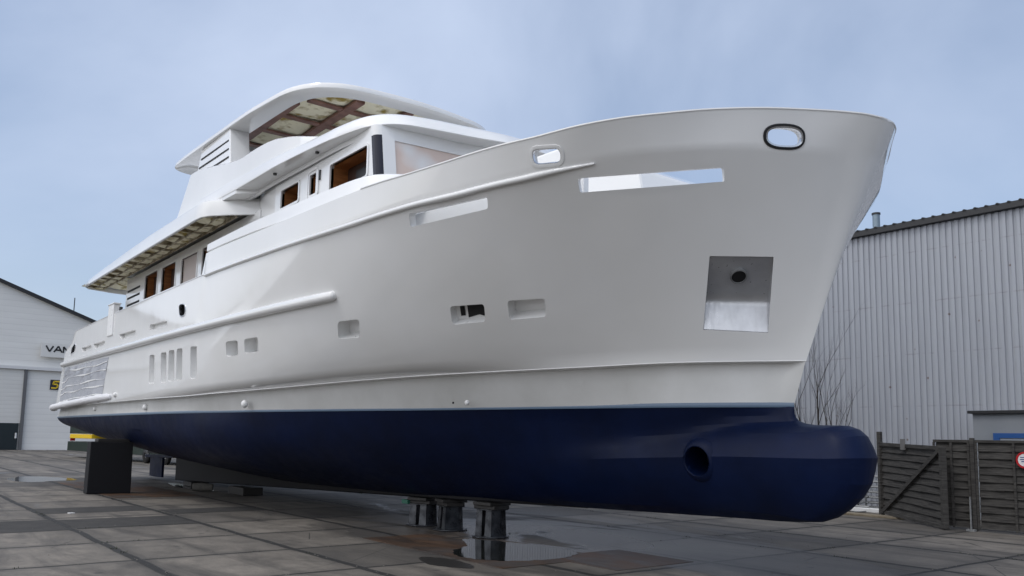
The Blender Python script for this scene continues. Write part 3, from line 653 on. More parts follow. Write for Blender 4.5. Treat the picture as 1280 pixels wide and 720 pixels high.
for sg in (-1,1):
    bm=bmesh.new(); loft(bm,[[(side(s,2)[0],side(s,2)[1]*sg,side(s,2)[2]),(inner(s,2)[0],inner(s,2)[1]*sg,side(s,2)[2])] for s in srow if -21.62<side(s,2)[0]<-13.1],False,False); obj('ledge',bm,WHITE,Y)
# through holes: reveal walls; blind ones: pockets
def lsurf(loop,d,k=0):
    o=[]
    for s,v in loop:
        p=Vector(side(s,v)); n_=side_n(s,v); q=p-n_*d; o.append((q.x,-q.y,q.z))
    return o
def reveal(name,loop,depth,m,back=None,par=Y,sg=1,first=0.0):
    bm=bmesh.new(); L0=lsurf(loop,first); L1=lsurf(loop,depth*.06+first); L2=lsurf(loop,depth)
    if sg<0: L0,L1,L2=[[(p[0],-p[1],p[2]) for p in l] for l in (L0,L1,L2)]
    loft(bm,[L0,L1,L2],True,False)
    if back: bm.faces.new([bm.verts.new(p) for p in L2])
    return obj(name,bm,m,par,smooth=45)
def through(name,k,sg=1):
    bm=bmesh.new()
    a=[(lambda q:(q[0],-q[1]*sg,q[2]))(side(s,v)) for s,v in LP[k]]; b=[(lambda q:(q[0],-q[1]*sg,q[2]))(inner(s,v)) for s,v in LP[k]]
    loft(bm,[a,b],True,False); return obj(name,bm,WHITE_SATIN,Y,smooth=45)
through('bulwark_slot','slot_fwd'); through('bulwark_slot','slot_fwd',-1); through('bulwark_slot','slot_mid')
fb=through('fairlead','fair_black'); fw=through('fairlead','fair_white'); through('fairlead','fair_black',-1)
def rim(name,k,w_,h_,m,par,inn=0.0,g0=0.0):
    """raised lip that follows an opening's edge on the hull"""
    loop=LP[k]; q=[Vector((p[0]*SU,p[1]*SVv)) for p in loop]
    # metric offset on the surface
    P3=[Vector(side(s,v)) for s,v in loop]; c=sum(P3,Vector())/len(P3); rows=[[],[],[],[],[]]
    for i,(s,v) in enumerate(loop):
        n_=side_n(s,v); t_=(P3[(i+1)%len(P3)]-P3[i-1]).normalized(); o_=t_.cross(n_).normalized()
        if o_.dot(P3[i]-c)<0: o_=-o_
        base=P3[i]+o_*g0
        for r_,(du_,dn_) in enumerate(((-inn,-.05),(-inn,h_*.8),(w_*.25,h_),(w_*.8,h_*.8),(w_,-.02))):
            p=base+o_*du_+n_*dn_; rows[r_].append((p.x,-p.y,p.z))
    bm=bmesh.new(); loft(bm,rows,True,False); return obj(name,bm,m,par,smooth=60)
rim('collar','fair_black',.042,.02,BLACK,fb,.012)
rim('collar','fair_white',.05,.016,WHITE_SATIN,fw,.008,.0)
rim('liner','fair_white',.006,.008,STEEL,fw,.016,.0)
rim('liner','fair_black',.004,.022,STEEL,fb,.022,.0)
bm=bmesh.new()
for k,dep in (('p1',.24),('p3',.3),('p4',.3),('p5',.3)):
    po=reveal('porthole',LP[k],dep,WHITE_SATIN,True)
p2=reveal('porthole',LP['p2'],.16,WHITE_SATIN,False)
bm=bmesh.new(); l2=lsurf(LP['p2'],.161); bm.faces.new([bm.verts.new(p) for p in l2]); bk=obj('back_plate',bm,WHITE_SATIN,p2)
def subquad(k,a0,a1,b0,b1):
    q=[Vector(p) for p in HO[k]]; f=lambda a,b:(q[0]*(1-a)+q[1]*a)*(1-b)+(q[3]*(1-a)+q[2]*a)*b
    return [tuple(f(a0,b0)),tuple(f(a1,b0)),tuple(f(a1,b1)),tuple(f(a0,b1))]
bm=bmesh.new()
for l in ([*subquad('p2',.36,1.0,.04,.86)[:2],subquad('p2',.36,1.0,.04,.86)[2],subquad('p2',.36,.82,.1,.90)[2],subquad('p2',.36,.7,.1,.80)[2],subquad('p2',.36,1,.1,.92)[3]],subquad('p2',.14,.28,.25,.78)):
    bm.faces.new([bm.verts.new(p) for p in lsurf(l,.150)])
obj('dark_opening',bm,VOID,p2)
# seam on the blind plates
for k in ('p1','p3','p4'):
    pass
for k in ('s1','s2','s3','s4','s5'): reveal('vertical_window',LP[k],.24,WHITE_SATIN,True)
for k in ('f1','f2','f3','f4'): reveal('freeing_port',LP[k],.14,WHITE_SATIN,True)
for k in ('hawse','hawse2'):
    h=reveal('hawse_pipe',LP[k],.14,VOID,True); rim('collar',k,.03,.02,STEEL,h,.004)
# anchor pocket: sloping polished floor plate under a grey face with the hawse hole
ap=reveal('anchor_pocket',LP['anchor'],.06,GREYP,False)
q=[Vector(p) for p in lsurf(HO['anchor'],.0)]; n0=side_n(.19,.35); n0=Vector((n0.x,-n0.y,n0.z)); 
hz=Vector((n0.x,n0.y,0)).normalized()
TL,TR,BR,BL_=q
# back face rises vertically behind the flared plate, the floor slopes out to the sill
PM=mat("brushed_pocket_steel",(.5,.51,.53),.36,metal=.6,build=lambda t,b:(lambda n:(n.l(n.mapr(n.noise(n.scale(n.obj(),(9,9,1.2)),2,5,.6),.3,.7,.26,.46),b.inputs['Roughness']),n.l(n.mix(n.mapr(n.noise(n.obj(),2.5,6),.3,.7),(.44,.45,.47),(.58,.59,.61)),b.inputs['Base Color'])))(N(t)))
dp=pchip([0,.3,.55,.62,.68,.80,.92,1],[.03,.17,.29,.325,.325,.22,.10,.02]); bm=bmesh.new(); rows=[]
for k in range(25):
    t_=k/24; rows.append([TL.lerp(TR,u_/6).lerp(BL_.lerp(BR,u_/6),t_)-n0*dp(t_) for u_ in range(7)])
loft(bm,rows,False,False); obj('pocket_back',bm,PM,ap,smooth=80)
for E0,E1,ci in ((TL,BL_,0),(TR,BR,6)):
    bm=bmesh.new(); loft(bm,[[E0.lerp(E1,k/24),rows[k][ci]] for k in range(25)],False,False); obj('pocket_cheek',bm,PM,ap,smooth=60)
tL,tR,mL,mR=rows[0][0],rows[0][6],rows[14][0],rows[14][6]
cc=rows[7][3].copy(); ux=(tR-tL).normalized(); nf=ux.cross((tL-mL).normalized()).normalized()
if nf.dot(n0)<0: nf=-nf
uy=nf.cross(ux)
bm=bmesh.new(); loft(bm,[[cc+nf*dd_+(ux*math.cos(2*PI*k/24)*r_+uy*math.sin(2*PI*k/24)*r_*1.2) for k in range(24)] for r_,dd_ in ((.125,-.02),(.125,.035),(.105,.045),(.095,.0))],True,False); hh=obj('hawse_hole',bm,GREYP,ap,smooth=50)
bm=bmesh.new(); bm.faces.new([bm.verts.new(cc+nf*.034+(ux*math.cos(2*PI*k/24)*.10+uy*math.sin(2*PI*k/24)*.125)) for k in range(24)]); obj('dark_opening',bm,VOID,hh)
# ---- lower topside: knuckle soffit and the band down to the waterline
BW=pchip([0,1.68,3.6,6.7,10.4,13.7,18,22,28,35],[0,.72,1.12,1.75,2.6,3.22,3.70,3.84,3.86,3.72])
XW0,XW1=-7.10,-42.0
def cW(s): X=XW0+(XW1-XW0)*gs(s); return (X,BW(XW0-X),2.66)
def low(s,v):
    k=cK(s); a=(k[0]-.02*(1-s),max(0,k[1]-.19*min(1,s*7)),k[2]-.03); b=cW(s); p=1+.15*max(0,1-s*2)
    return (a[0]+(b[0]-a[0])*v,a[1]+(b[1]-a[1])*max(v,0)**(1/p),a[2]+(b[2]-a[2])*v)
def low_n(s,v):
    n_=dP(low,max(s,2e-3),v); return n_ if n_.y>0 else -n_
bm=bmesh.new(); nn=[]
for sg in (-1,1): surf(bm,low,low_n,srow,[i/6 for i in range(7)],[],sg,nn)
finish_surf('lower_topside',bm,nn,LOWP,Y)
bm=bmesh.new()
for sg in (-1,1): loft(bm,[[(cK(s)[0],cK(s)[1]*sg,cK(s)[2]),(cK(s)[0],(cK(s)[1]+.002)*sg,cK(s)[2]-.012),(low(s,0)[0],low(s,0)[1]*sg,low(s,0)[2])] for s in srow],False,False)
obj('knuckle_soffit',bm,WHITE,Y)
bm=bmesh.new()
for sg in (-1,1):
    rows=[]
    for s in srow:
        w_=Vector(cW(s)); n_=low_n(s,.97); n_=Vector((n_.x,n_.y,0)).normalized()
        rows.append([(p.x,max(0,p.y)*sg,p.z) for p in (w_+Vector((0,0,.045)),w_+n_*.006+Vector((0,0,.04)),w_+n_*.006+Vector((0,0,-.02)),w_+Vector((0,0,-.03)))])
    loft(bm,rows,False,False)
obj('boot_stripe',bm,BOOT,Y,smooth=60)
# ---- underwater body incl. bulb: stations of (x,y,z) from waterline to keel
def st(X,l): return [((X if not isinstance(X,list) else X[i]),y,z) for i,(y,z) in enumerate(l)]
S0=[(-7.1,0,2.66),(-7.1,0,2.54),(-7.03,0,2.43),(-6.75,0,2.37),(-6.27,0,2.36),(-6.03,0,2.22),(-5.92,0,1.92),(-5.99,0,1.56),(-6.28,0,1.2),(-6.68,0,1.0),(-7.2,0,.96)]
S1=[(-7.25,.09,2.66),(-7.25,.08,2.52),(-7.18,.10,2.42),(-7.0,.20,2.34),(-6.66,.36,2.26),(-6.42,.43,2.12),(-6.35,.52,1.90),(-6.42,.44,1.58),(-6.6,.32,1.27),(-6.95,.17,1.03),(-7.4,0,.95)]
stn=[S0]
for th in (12,25,42,62):
    c_,s_=math.cos(R(th)),math.sin(R(th)); stn.append([tuple((a[0]+(b[0]-a[0])*(1-c_),a[1]+(b[1]-a[1])*s_,a[2]+(b[2]-a[2])*(1-c_))) for a,b in zip(S0,S1)])
stn.append(S1)
stn+=[st(-7.75,[(.28,2.66),(.24,2.5),(.26,2.4),(.34,2.32),(.46,2.23),(.57,2.08),(.655,1.89),(.57,1.60),(.42,1.32),(.22,1.07),(0,.945)]),
 st(-8.8,[(.74,2.66),(.64,2.48),(.57,2.33),(.55,2.22),(.59,2.12),(.65,2.0),(.71,1.85),(.62,1.58),(.46,1.3),(.24,1.05),(0,.915)]),
 st(-10.7,[(1.10,2.66),(.98,2.45),(.90,2.27),(.84,2.12),(.81,2.0),(.80,1.9),(.78,1.76),(.66,1.5),(.48,1.22),(.26,.98),(0,.86)]),
 st(-13.8,[(1.75,2.66),(1.62,2.45),(1.5,2.25),(1.38,2.07),(1.25,1.9),(1.1,1.7),(.93,1.5),(.72,1.28),(.5,1.08),(.28,.9),(0,.77)]),
 st(-18,[(2.68,2.66),(2.6,2.4),(2.48,2.15),(2.32,1.9),(2.10,1.68),(1.83,1.47),(1.5,1.27),(1.1,1.07),(.7,.88),(.33,.74),(0,.66)]),
 st(-24,[(3.62,2.66),(3.58,2.35),(3.48,2.0),(3.28,1.7),(3.0,1.45),(2.6,1.25),(2.1,1.08),(1.5,.93),(.9,.8),(.4,.7),(0,.62)]),
 st(-31,[(3.85,2.66),(3.8,2.4),(3.7,2.15),(3.5,1.9),(3.2,1.68),(2.8,1.5),(2.2,1.32),(1.5,1.18),(.85,1.05),(.35,.97),(0,.92)]),
 st(-37,[(3.84,2.66),(3.79,2.48),(3.68,2.28),(3.48,2.1),(3.18,1.94),(2.74,1.8),(2.1,1.66),(1.4,1.52),(.8,1.42),(.35,1.35),(0,1.32)]),
 st([-42,-41.95,-41.8,-41.6,-41.4,-41.2,-41,-40.8,-40.7,-40.6,-40.6],[(3.72,2.66),(3.69,2.58),(3.6,2.46),(3.42,2.34),(3.15,2.24),(2.74,2.15),(2.1,2.05),(1.4,1.98),(.8,1.92),(.35,1.88),(0,1.86)])]
# make the waterline edge follow the band above exactly
TT=[0]; 
for k in range(1,len(stn)): TT.append(TT[-1]+max(.05,(Vector(stn[k][6])-Vector(stn[k-1][6])).length))
cols=[[pchip(TT,[s_[j][c] for s_ in stn]) for c in range(3)] for j in range(11)]
tl=[]; 
for k in range(len(TT)-1):
    m_=3 if k<6 else 12
    tl+=[TT[k]+(TT[k+1]-TT[k])*i/m_ for i in range(m_)]
tl.append(TT[-1])
vv=[0,1,2,3,4,5,6,7,8,9,10]; vfine=[i/2 for i in range(21)]
bm=bmesh.new(); rows=[]
for t_ in tl:
    P=[[cols[j][c](t_) for c in range(3)] for j in range(11)]
    P[0][1]=BW(max(0,XW0-P[0][0])); P[0][2]=2.66
    fa=[pchip(vv[:7],[p[c] for p in P[:7]]) for c in range(3)]; fb_=[pchip(vv[6:],[p[c] for p in P[6:]]) for c in range(3)]
    rows.append([tuple((lambda q:(q[0],max(0,q[1]),q[2]))([ (fa if v<=6 else fb_)[c](v) for c in range(3)])) for v in vfine])
for sg in (-1,1): loft(bm,[[(x,y*sg,z) for x,y,z in r] for r in rows],False,False)
bmesh.ops.remove_doubles(bm,verts=bm.verts[:],dist=.0008)
tn=Vector((.05,-1,-.12)).normalized(); tcn=Vector((-8.37,-.70,1.80))
cut=[f for f in bm.faces if (f.calc_center_median()-tcn).length<.262 and f.calc_center_median().y<0]; bmesh.ops.delete(bm,geom=cut,context='FACES')
hb=obj('underwater_hull',bm,NAVY,Y,smooth=14)
# centre keel box and skeg
kz=lambda X: .12+(X+36.4)*.0288-.005
bm=bmesh.new(); rows=[]
for k in range(30):
    X=-11.5-25.0*k/29; hw=.02+.22*min(1,k/5)*(1 if X>-33 else max(.25,(X+37.5)/4.5)); zt=1.25 if X>-31 else 1.5
    rows.append([(X,-hw*1.25,zt if k>3 else kz(X)+.2),(X,-hw,kz(X)+.03),(X,-hw*.8,kz(X)),(X,hw*.8,kz(X)),(X,hw,kz(X)+.03),(X,hw*1.25,zt if k>3 else kz(X)+.2)])
loft(bm,rows); obj('keel',bm,BLACKP,Y,smooth=30)
# bow thruster tunnel: ring and dark bore on the starboard side of the forefoot
tx=Vector((1,.05,0)).normalized(); tz=tx.cross(tn).normalized()
circ=lambda r_,d_:[tcn+tn*d_+(tx*math.cos(2*PI*k/40)+tz*math.sin(2*PI*k/40))*r_ for k in range(40)]
bm=bmesh.new(); loft(bm,[circ(r_,d_) for r_,d_ in ((.345,-.13),(.31,-.072),(.27,-.035),(.24,-.018),(.225,-.026),(.225,-.30),(.225,-.62))],True,False); tt=obj('bow_thruster_tunnel',bm,NAVY,Y,smooth=50)
bm=bmesh.new(); bm.faces.new([bm.verts.new(p) for p in circ(.226,-.6)]); obj('dark_bore',bm,VOID,tt)
bm=bmesh.new(); loft(bm,[circ(.236,-.018),circ(.231,-.012),circ(.226,-.02)],True,False); obj('edge_ring',bm,NAVY,tt,smooth=50)
# bilge fin, rudder, shaft
bm=bmesh.new(); loft(bm,[[(-29.9,-3.25,1.85),(-27.2,-3.25,1.72),(-27.2,-3.1,1.55),(-29.9,-3.1,1.6)],[(-29.3,-3.72,2.18),(-28.3,-3.72,2.16),(-28.3,-3.68,2.12),(-29.3,-3.68,2.13)]]); obj('stabiliser_fin',bm,NAVY,Y,bevel=.01)
bm=bmesh.new(); loft(bm,[[(x,y,z) for x,y in ((-40.6,-.02),(-40.0,-.09),(-39.2,-.12),(-38.6,-.05),(-38.6,.05),(-39.2,.12),(-40.0,.09),(-40.6,.02))] for z in (.12,1.0)]); obj('rudder',bm,NAVY,Y,smooth=40)
bm=bmesh.new(); loft(bm,[[(x,y,z+(x+38.5)*.02) for x,y in ((-41.2,-.1),(-36.9,-.1),(-36.9,.1),(-41.2,.1))] for z in (.98,1.12)]); obj('rudder_heel',bm,NAVY,Y,bevel=.02)
bm=bmesh.new(); loft(bm,[[(x,y,z) for x,y in ((-40.9,-.08),(-38.9,-.14),(-38.9,.14),(-40.9,.08))] for z in (1.13,1.95)]); obj('rudder_horn',bm,BLACKP,Y,smooth=40)
# transom and inner decks
bm=bmesh.new(); rows=[]
for v in [0,.25,.5,.75,1,1.5,2]:
    p=side(1,v); rows.append([(p[0]-.35*math.cos(k/8*PI-PI/2),p[1]*math.sin(k/8*PI-PI/2),p[2]) for k in range(9)])
loft(bm,rows,False,False); 
rows=[]
for v in [0,.5,1]:
    p=low(1,v); rows.append([(p[0]-.35*math.cos(k/8*PI-PI/2)*.9,p[1]*math.sin(k/8*PI-PI/2),p[2]) for k in range(9)])
loft(bm,rows,False,False)
obj('transom',bm,WHITE,Y,smooth=50)
bm=bmesh.new(); rows=[]
for k in range(40):
    s=.03+.97*k/39; p=inner(s,.66); rows.append([(p[0],-max(0,p[1]-.0),p[2]),(p[0],0,p[2]+.05),(p[0],max(0,p[1]),p[2])])
loft(bm,rows,False,False); obj('deck',bm,WHITE_SATIN,Y,smooth=40)
# ---- mouldings and fenders
def onside(s,v,d): p=Vector(side(s,v)); n_=side_n(s,v); q=p+n_*d; return (q.x,-q.y,q.z)
sA=s_of_x(-8.15,1); sB=s_of_x(-21.55,1)
bm=bmesh.new(); ss=[sA+(sB-sA)*k/60 for k in range(61)]
tube(bm,[onside(s,.995 if s<.6 else .995,.012) for s in ss],[.015+.032*min(1,k/6) for k in range(61)],12); obj('upper_moulding',bm,WHITE,Y,smooth=60)
RS=lambda s:(4.845+.07*max(0,(s-.80)/.20)**1.5-cK(s)[2])/(cF(s)[2]-cK(s)[2])
bm=bmesh.new(); ss=[.5535+(.9976-.5535)*k/70 for k in range(71)]; rr=[.02,.07,.098]+[.11]*68
ss=[.5525,.5531,.5546]+ss[3:]
tube(bm,[onside(s,RS(s),.03) for s in ss],rr,16); obj('rubbing_rail',bm,WHITE,Y,smooth=60)
bm=bmesh.new(); pts=crom([(-30.95,-3.98,3.27),(-31.3,-4.03,3.27),(-34,-4.08,3.24),(-38,-4.10,3.16),(-41.0,-4.08,3.09),(-41.7,-3.9,3.07)],8)
tube(bm,pts,[.10+.035*noise.noise(Vector((i*.9,0,0)))+(.03 if i>8 else 0) for i in range(len(pts))],14); obj('wrapped_platform_rail',bm,mat('loose_white_wrap',(.72,.72,.74),.5,build=lambda t,b:(lambda n:n.l(n.bump(n.noise(n.scale(n.obj(),(1,3,9)),3,5,.6),.8,.04),b.inputs['Normal']))(N(t))),Y,smooth=60)
bm=bmesh.new()
# added glossy panel on the quarter, a hull reflection painted grey-lilac
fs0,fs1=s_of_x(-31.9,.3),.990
FL=mat('grey_lilac_reflection',(.40,.41,.46),.10,coat=.8,build=lambda t,b:(lambda n:(n.l(n.mix(n.mapr(n.noise(n.scale(n.obj(),(1,1,2)),.9,5),.35,.65),(.36,.37,.42),(.50,.51,.56)),b.inputs['Base Color']),n.l(n.bump(n.noise(n.scale(n.obj(),(.4,1,2.0)),.9,2,.4,.4),.2,.08),b.inputs['Normal'])))(N(t)))
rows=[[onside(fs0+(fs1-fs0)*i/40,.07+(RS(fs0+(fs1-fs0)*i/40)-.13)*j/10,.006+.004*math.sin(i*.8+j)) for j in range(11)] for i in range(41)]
loft(bm,rows,False,False); fl=obj('reflection_panel',bm,FL,Y,smooth=60)
bm=bmesh.new()
for k,v0 in enumerate((.09,.19,.27,.375,.46)):  # wavy white strips modelled as the bright ripples of the reflection
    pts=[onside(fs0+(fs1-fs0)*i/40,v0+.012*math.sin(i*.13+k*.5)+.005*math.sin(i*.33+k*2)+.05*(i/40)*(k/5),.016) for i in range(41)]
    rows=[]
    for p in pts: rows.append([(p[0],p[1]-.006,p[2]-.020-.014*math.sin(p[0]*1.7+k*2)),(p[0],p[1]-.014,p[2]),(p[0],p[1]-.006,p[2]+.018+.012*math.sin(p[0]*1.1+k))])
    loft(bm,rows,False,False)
obj('reflection_streak',bm,WHITE_SATIN,fl,smooth=60)
# small domes along the waterline
def knob(x,y,z,r):
    bm=bmesh.new(); bmesh.ops.create_uvsphere(bm,u_segments=16,v_segments=10,radius=r)
    for v in bm.verts: v.co.y*=.8; v.co+=Vector((x,y,z))
    obj('hull_fitting',bm,WHITE_SATIN,Y,smooth=80)
for px_,z_,r_ in ((-27.3,2.86,.10),(-20.3,2.83,.10),(-34.0,2.92,.09)):
    sK=s_of_x(px_,.5); yy=low(sK,.5)[1]; knob(px_,-yy-.02,z_,r_)
knob(-12.95,-1.79,2.76,.055); knob(-30.3,-side(s_of_x(-30.3,.05),.05)[1]-.02,3.32,.09)
bm=bmesh.new(); cyl(bm,0,0,0,.02,.02,12); 
for v in bm.verts: v.co=Vector((v.co.x,v.co.z*-1,v.co.y))+Vector((-13.3,-1.86,2.76))
obj('drain_hole',bm,VOID,Y)
# mooring post at the quarter
bm=bmesh.new(); box(bm,-31.95,-31.2,-4.10,-3.88,5.42,6.52); box(bm,-32.0,-31.15,-4.12,-3.86,6.52,6.57); obj('mooring_post',bm,WHITE_SATIN,Y,bevel=.02)
bm=bmesh.new(); cyl(bm,-30.8,-3.95,6.17,6.38,.06,12); obj('fitting',bm,BLACK,Y,smooth=40)
bm=bmesh.new(); loft(bm,[[(x,y,z) for x,y in ((-8.9,-2.6),(-10.6,-2.9),(-13.2,-3.15),(-16.5,-3.35),(-16.5,-3.28),(-13.2,-3.05),(-10.6,-2.8),(-8.9,-2.5))] for z in (5.2,6.15)]); obj('deck_coaming',bm,WHITE,Y)
bm=bmesh.new(); loft(bm,[[(x,y*k_,z) for x,z in ((-8.9,5.2),(-9.15,6.55),(-9.75,6.88),(-11.0,7.42),(-12.5,7.45),(-12.5,5.2))] for y,k_ in ((-1.15,1),(1.15,1))]); obj('foredeck_trunk',bm,WHITE,Y,bevel=.05)
# ---- upper side plating (Portuguese bridge)
topP=[(-21.6,-4.06),(-20,-4.06),(-18.3,-4.04),(-17.3,-3.98),(-16.0,-3.91),(-14.85,-3.84),(-14.0,-3.76),(-13.48,-3.58),(-13.1,-3.12),(-12.95,-2.4),(-12.75,-1.3),(-12.7,0)]
botP=[(-21.6,-4.08),(-20,-4.08),(-18.3,-4.08),(-17.2,-4.07),(-15.8,-4.05),(-14.5,-4.0),(-13.6,-3.90),(-12.9,-3.68),(-12.4,-3.17),(-12.15,-2.45),(-12.0,-1.3),(-11.95,0)]
def full(pl): return pl+[(x,-y) for x,y in pl[::-1][1:]]
def cr2(pl,m_=5): return [(p.x,p.y) for p in crom([(x,y,0) for x,y in pl],m_)]
tp=full(cr2(topP)); bp=full(cr2(botP)); 
def inset(pl,d_):
    o=[]
    for i,p in enumerate(pl):
        a=Vector(pl[max(i-1,0)]); b=Vector(pl[min(i+1,len(pl)-1)]); t_=(b-a).normalized(); o.append((p[0]-t_.y*d_*1,p[1]+t_.x*d_*1))
    return o
ti=inset(tp,.14); bi=inset(bp,.14)
bm=bmesh.new(); rows=[]
for a,b,c,d_ in zip(bp,tp,ti,bi):
    zq=min(6.9,ZS(a[0])+.05) if a[0]<-13 else 6.45; k_=min(1,(zq-6.2)/.8); ax,ay=a[0]*(1-k_)+b[0]*k_,a[1]*(1-k_)+b[1]*k_; sy=.93 if False else 1
    e_=Vector((d_[0]-a[0],d_[1]-a[1])).normalized()*.06
    rows.append([(ax+e_.x,ay+e_.y,6.2),(ax+e_.x,ay+e_.y,zq),(ax,ay,zq),(b[0]*.93+a[0]*.07,b[1]*.93+a[1]*.07,6.93),(b[0],b[1],6.962),(b[0]*.8+c[0]*.2,b[1]*.8+c[1]*.2,6.98),(b[0]*.25+c[0]*.75,b[1]*.25+c[1]*.75,6.985),(c[0],c[1],6.96),(d_[0],d_[1],6.2)])
loft(bm,rows,False,False)
for r_ in (rows[0],rows[-1]): bm.faces.new([bm.verts.new(p) for p in r_])
obj('bridge_coaming',bm,WHITE,Y,smooth=35)
# ---- saloon wall with louvres and windows (below the boat deck)
IN=[(-31.2,-29.66,6.78,7.62),(-29.13,-27.60,6.78,7.60),(-26.98,-25.43,6.74,7.57),(-24.95,-23.4,6.7,7.56)]
def rect(x0,x1,z0,z1,r=.06): return [tuple(p) for p in rquad([(x0,z0),(x1,z0),(x1,z1),(x0,z1)],r,3)]
SY=-3.12
bm=bmesh.new(); hs=[rect(*w_) for w_ in IN]
plate(bm,[(-33.95,5.2),(-20.5,5.2),(-20.5,7.85),(-33.75,7.85)],hs,(0,SY,0),(1,0,0),(0,0,1),(0,-1,0),.08); obj('saloon_wall',bm,WHITE,Y)
bm=bmesh.new()
for k in range(3): loft(bm,[[(x,y,z) for x,z in ((-33.62+k*.02,7.36-.27*k-.04),(-31.85,7.36-.27*k-.04),(-31.85,7.36-.27*k+.04),(-33.62+k*.02,7.36-.27*k+.04))] for y in (SY-.006,SY+.01)])
obj('louvre_slot',bm,VOID,Y)
def window(loop,org,u,v,n_,linmat,pane=None,dep=.3,lip=.05,lipm=WHITE):
    """frame > jamb lining, optional pane"""
    bm=bmesh.new(); ring(bm,loop,grow(loop,lip),org,u,v,n_,.02,.001); f=obj('window',bm,lipm,Y,smooth=30)
    org,u,v,n_=Vector(org),Vector(u),Vector(v),Vector(n_); bm=bmesh.new()
    loft(bm,[[org+u*p[0]+v*p[1]-n_*.02 for p in loop],[org+u*p[0]+v*p[1]-n_*dep for p in loop]],True,False); obj('jamb',bm,linmat,f)
    if pane: bm=bmesh.new(); bm.faces.new([bm.verts.new(org+u*p[0]+v*p[1]-n_*.06) for p in loop]); obj('pane',bm,pane,f)
    return f
for i,h in enumerate(hs): window(h,(0,SY,0),(1,0,0),(0,0,1),(0,-1,0),WOOD,mat('beige_curtain_film',(.42,.36,.33),.5) if i==2 else None,.5,.045)
bm=bmesh.new(); box(bm,-33.7,-20.6,SY+.3,3.1,5.3,7.84); sb=obj('saloon_interior',bm,DWOOD,Y)
bm=bmesh.new(); box(bm,-33.9,-20.5,3.11,3.2,5.2,7.85); box(bm,-33.9,-33.8,-3.0,3.1,5.2,7.85); obj('saloon_back_wall',bm,WHITE_SATIN,Y)
# ---- boat deck overhang: raked band, recessed soffit with ribs and mineral wool
od=[(-20.6,-3.0),(-21.35,-3.62),(-22.2,-4.10),(-24,-4.12),(-30,-4.13),(-35.5,-4.12),(-36.75,-4.05),(-37.15,-3.0),(-37.35,-1.5),(-37.4,0)]
zb_=lambda x:7.79
zt_=lambda x: 8.27 if x>-28 else 8.27-(abs(x)-28)*.028
op=full(od)
bm=bmesh.new(); rows=[]
od=[(-20.7,-2.95),(-21.0,-3.24),(-21.38,-3.62),(-21.85,-3.98),(-22.15,-4.10),(-22.6,-4.13),(-24,-4.13),(-27,-4.13),(-30,-4.13),(-33,-4.13),(-35.5,-4.12),(-36.3,-4.10),(-36.75,-3.9),(-37.1,-3.0),(-37.3,-1.5),(-37.35,0)]; op=full(od)
og=sc_=None
def ins(pl,d_): 
    o=[]
    for i,p in enumerate(pl):
        a=Vector(pl[max(i-1,0)]); b=Vector(pl[min(i+1,len(pl)-1)]); t_=(b-a).normalized(); o.append((p[0]+t_.y*d_,p[1]-t_.x*d_))
    return o
if Vector(ins(op,.1)[8]).length>Vector(op[8]).length+.0 and abs(ins(op,.1)[8][1])>abs(op[8][1]): ins_s=-1
else: ins_s=1
I_=lambda d_:ins(op,d_*ins_s)
ip=I_(.08); levels=[(ip,7.93,0),(ip,7.80,0),(I_(.03),7.785,0),(op,7.80,0),(I_(.0),7.86,0),(I_(.02),8.15,1),(I_(.045),8.225,1),(I_(.10),8.265,1),(I_(.5),8.30,1)]
for k in range(len(op)): rows.append([(l[k][0],l[k][1],z_-(8.27-zt_(op[k][0]))*f_) for l,z_,f_ in levels])
loft(bm,rows,False,False); obj('boat_deck_band',bm,WHITE,Y,smooth=30)
bm=bmesh.new()
q5=I_(.5); bm.faces.new([bm.verts.new((p[0],p[1],zt_(q_[0])+.03)) for p,q_ in zip(q5,op)])
bm.faces.new([bm.verts.new((p[0],p[1],8.02)) for p in ip]); obj('boat_deck',bm,WHITE_SATIN,Y)
r3=random.Random(3); RIBM=mat('raw_grp_rib',(.34,.29,.20),.7,build=lambda t,b:(lambda n:n.l(n.mix(n.mapr(n.noise(n.obj(),3,6),.35,.6),(.16,.12,.06),(.52,.47,.36)),b.inputs['Base Color']))(N(t)))
for k in range(15):
    X=-22.3-1.0*k; bm=bmesh.new(); rows=[]
    for q in range(9):
        t_=q/8; y_=-3.15-.88*t_; zz=7.83+.10*(1-t_)**2+.03*math.sin(k*2+t_*3)
        rows.append([(X-.02,y_,zz),(X+.02,y_,zz),(X+.02,y_,8.0),(X-.02,y_,8.0)])
    loft(bm,rows); obj('deck_rib',bm,RIBM,Y)
    bm=bmesh.new(); g=[[None]*9 for _ in range(11)]
    for i in range(11):
        for j in range(9):
            a_,b2=i/10,j/8; puff=math.sin(a_*PI)**.5*math.sin(b2*PI)**.5
            g[i][j]=bm.verts.new((X-.04-.92*a_,-3.14-.90*b2,7.96-.12*puff-.05*noise.noise(Vector((X*3+a_*4,b2*4,k)))))
    for i in range(10):
        for j in range(8): bm.faces.new((g[i][j],g[i+1][j],g[i+1][j+1],g[i][j+1]))
    obj('insulation_batt',bm,INSUL,Y,smooth=90)
for k in range(3):
    for m_ in range(6):
        bm=bmesh.new(); g=[[None]*7 for _ in range(7)]
        for i in range(7):
            for j in range(7): puff=max(0,math.sin(i/6*PI)*math.sin(j/6*PI))**.5; g[i][j]=bm.verts.new((-34.05-k*.95-.9*i/6,-3.1+m_*1.05+1.0*j/6,7.98-.10*puff))
        for i in range(6):
            for j in range(6): bm.faces.new((g[i][j],g[i+1][j],g[i+1][j+1],g[i][j+1]))
        obj('insulation_batt',bm,INSUL,Y,smooth=90)
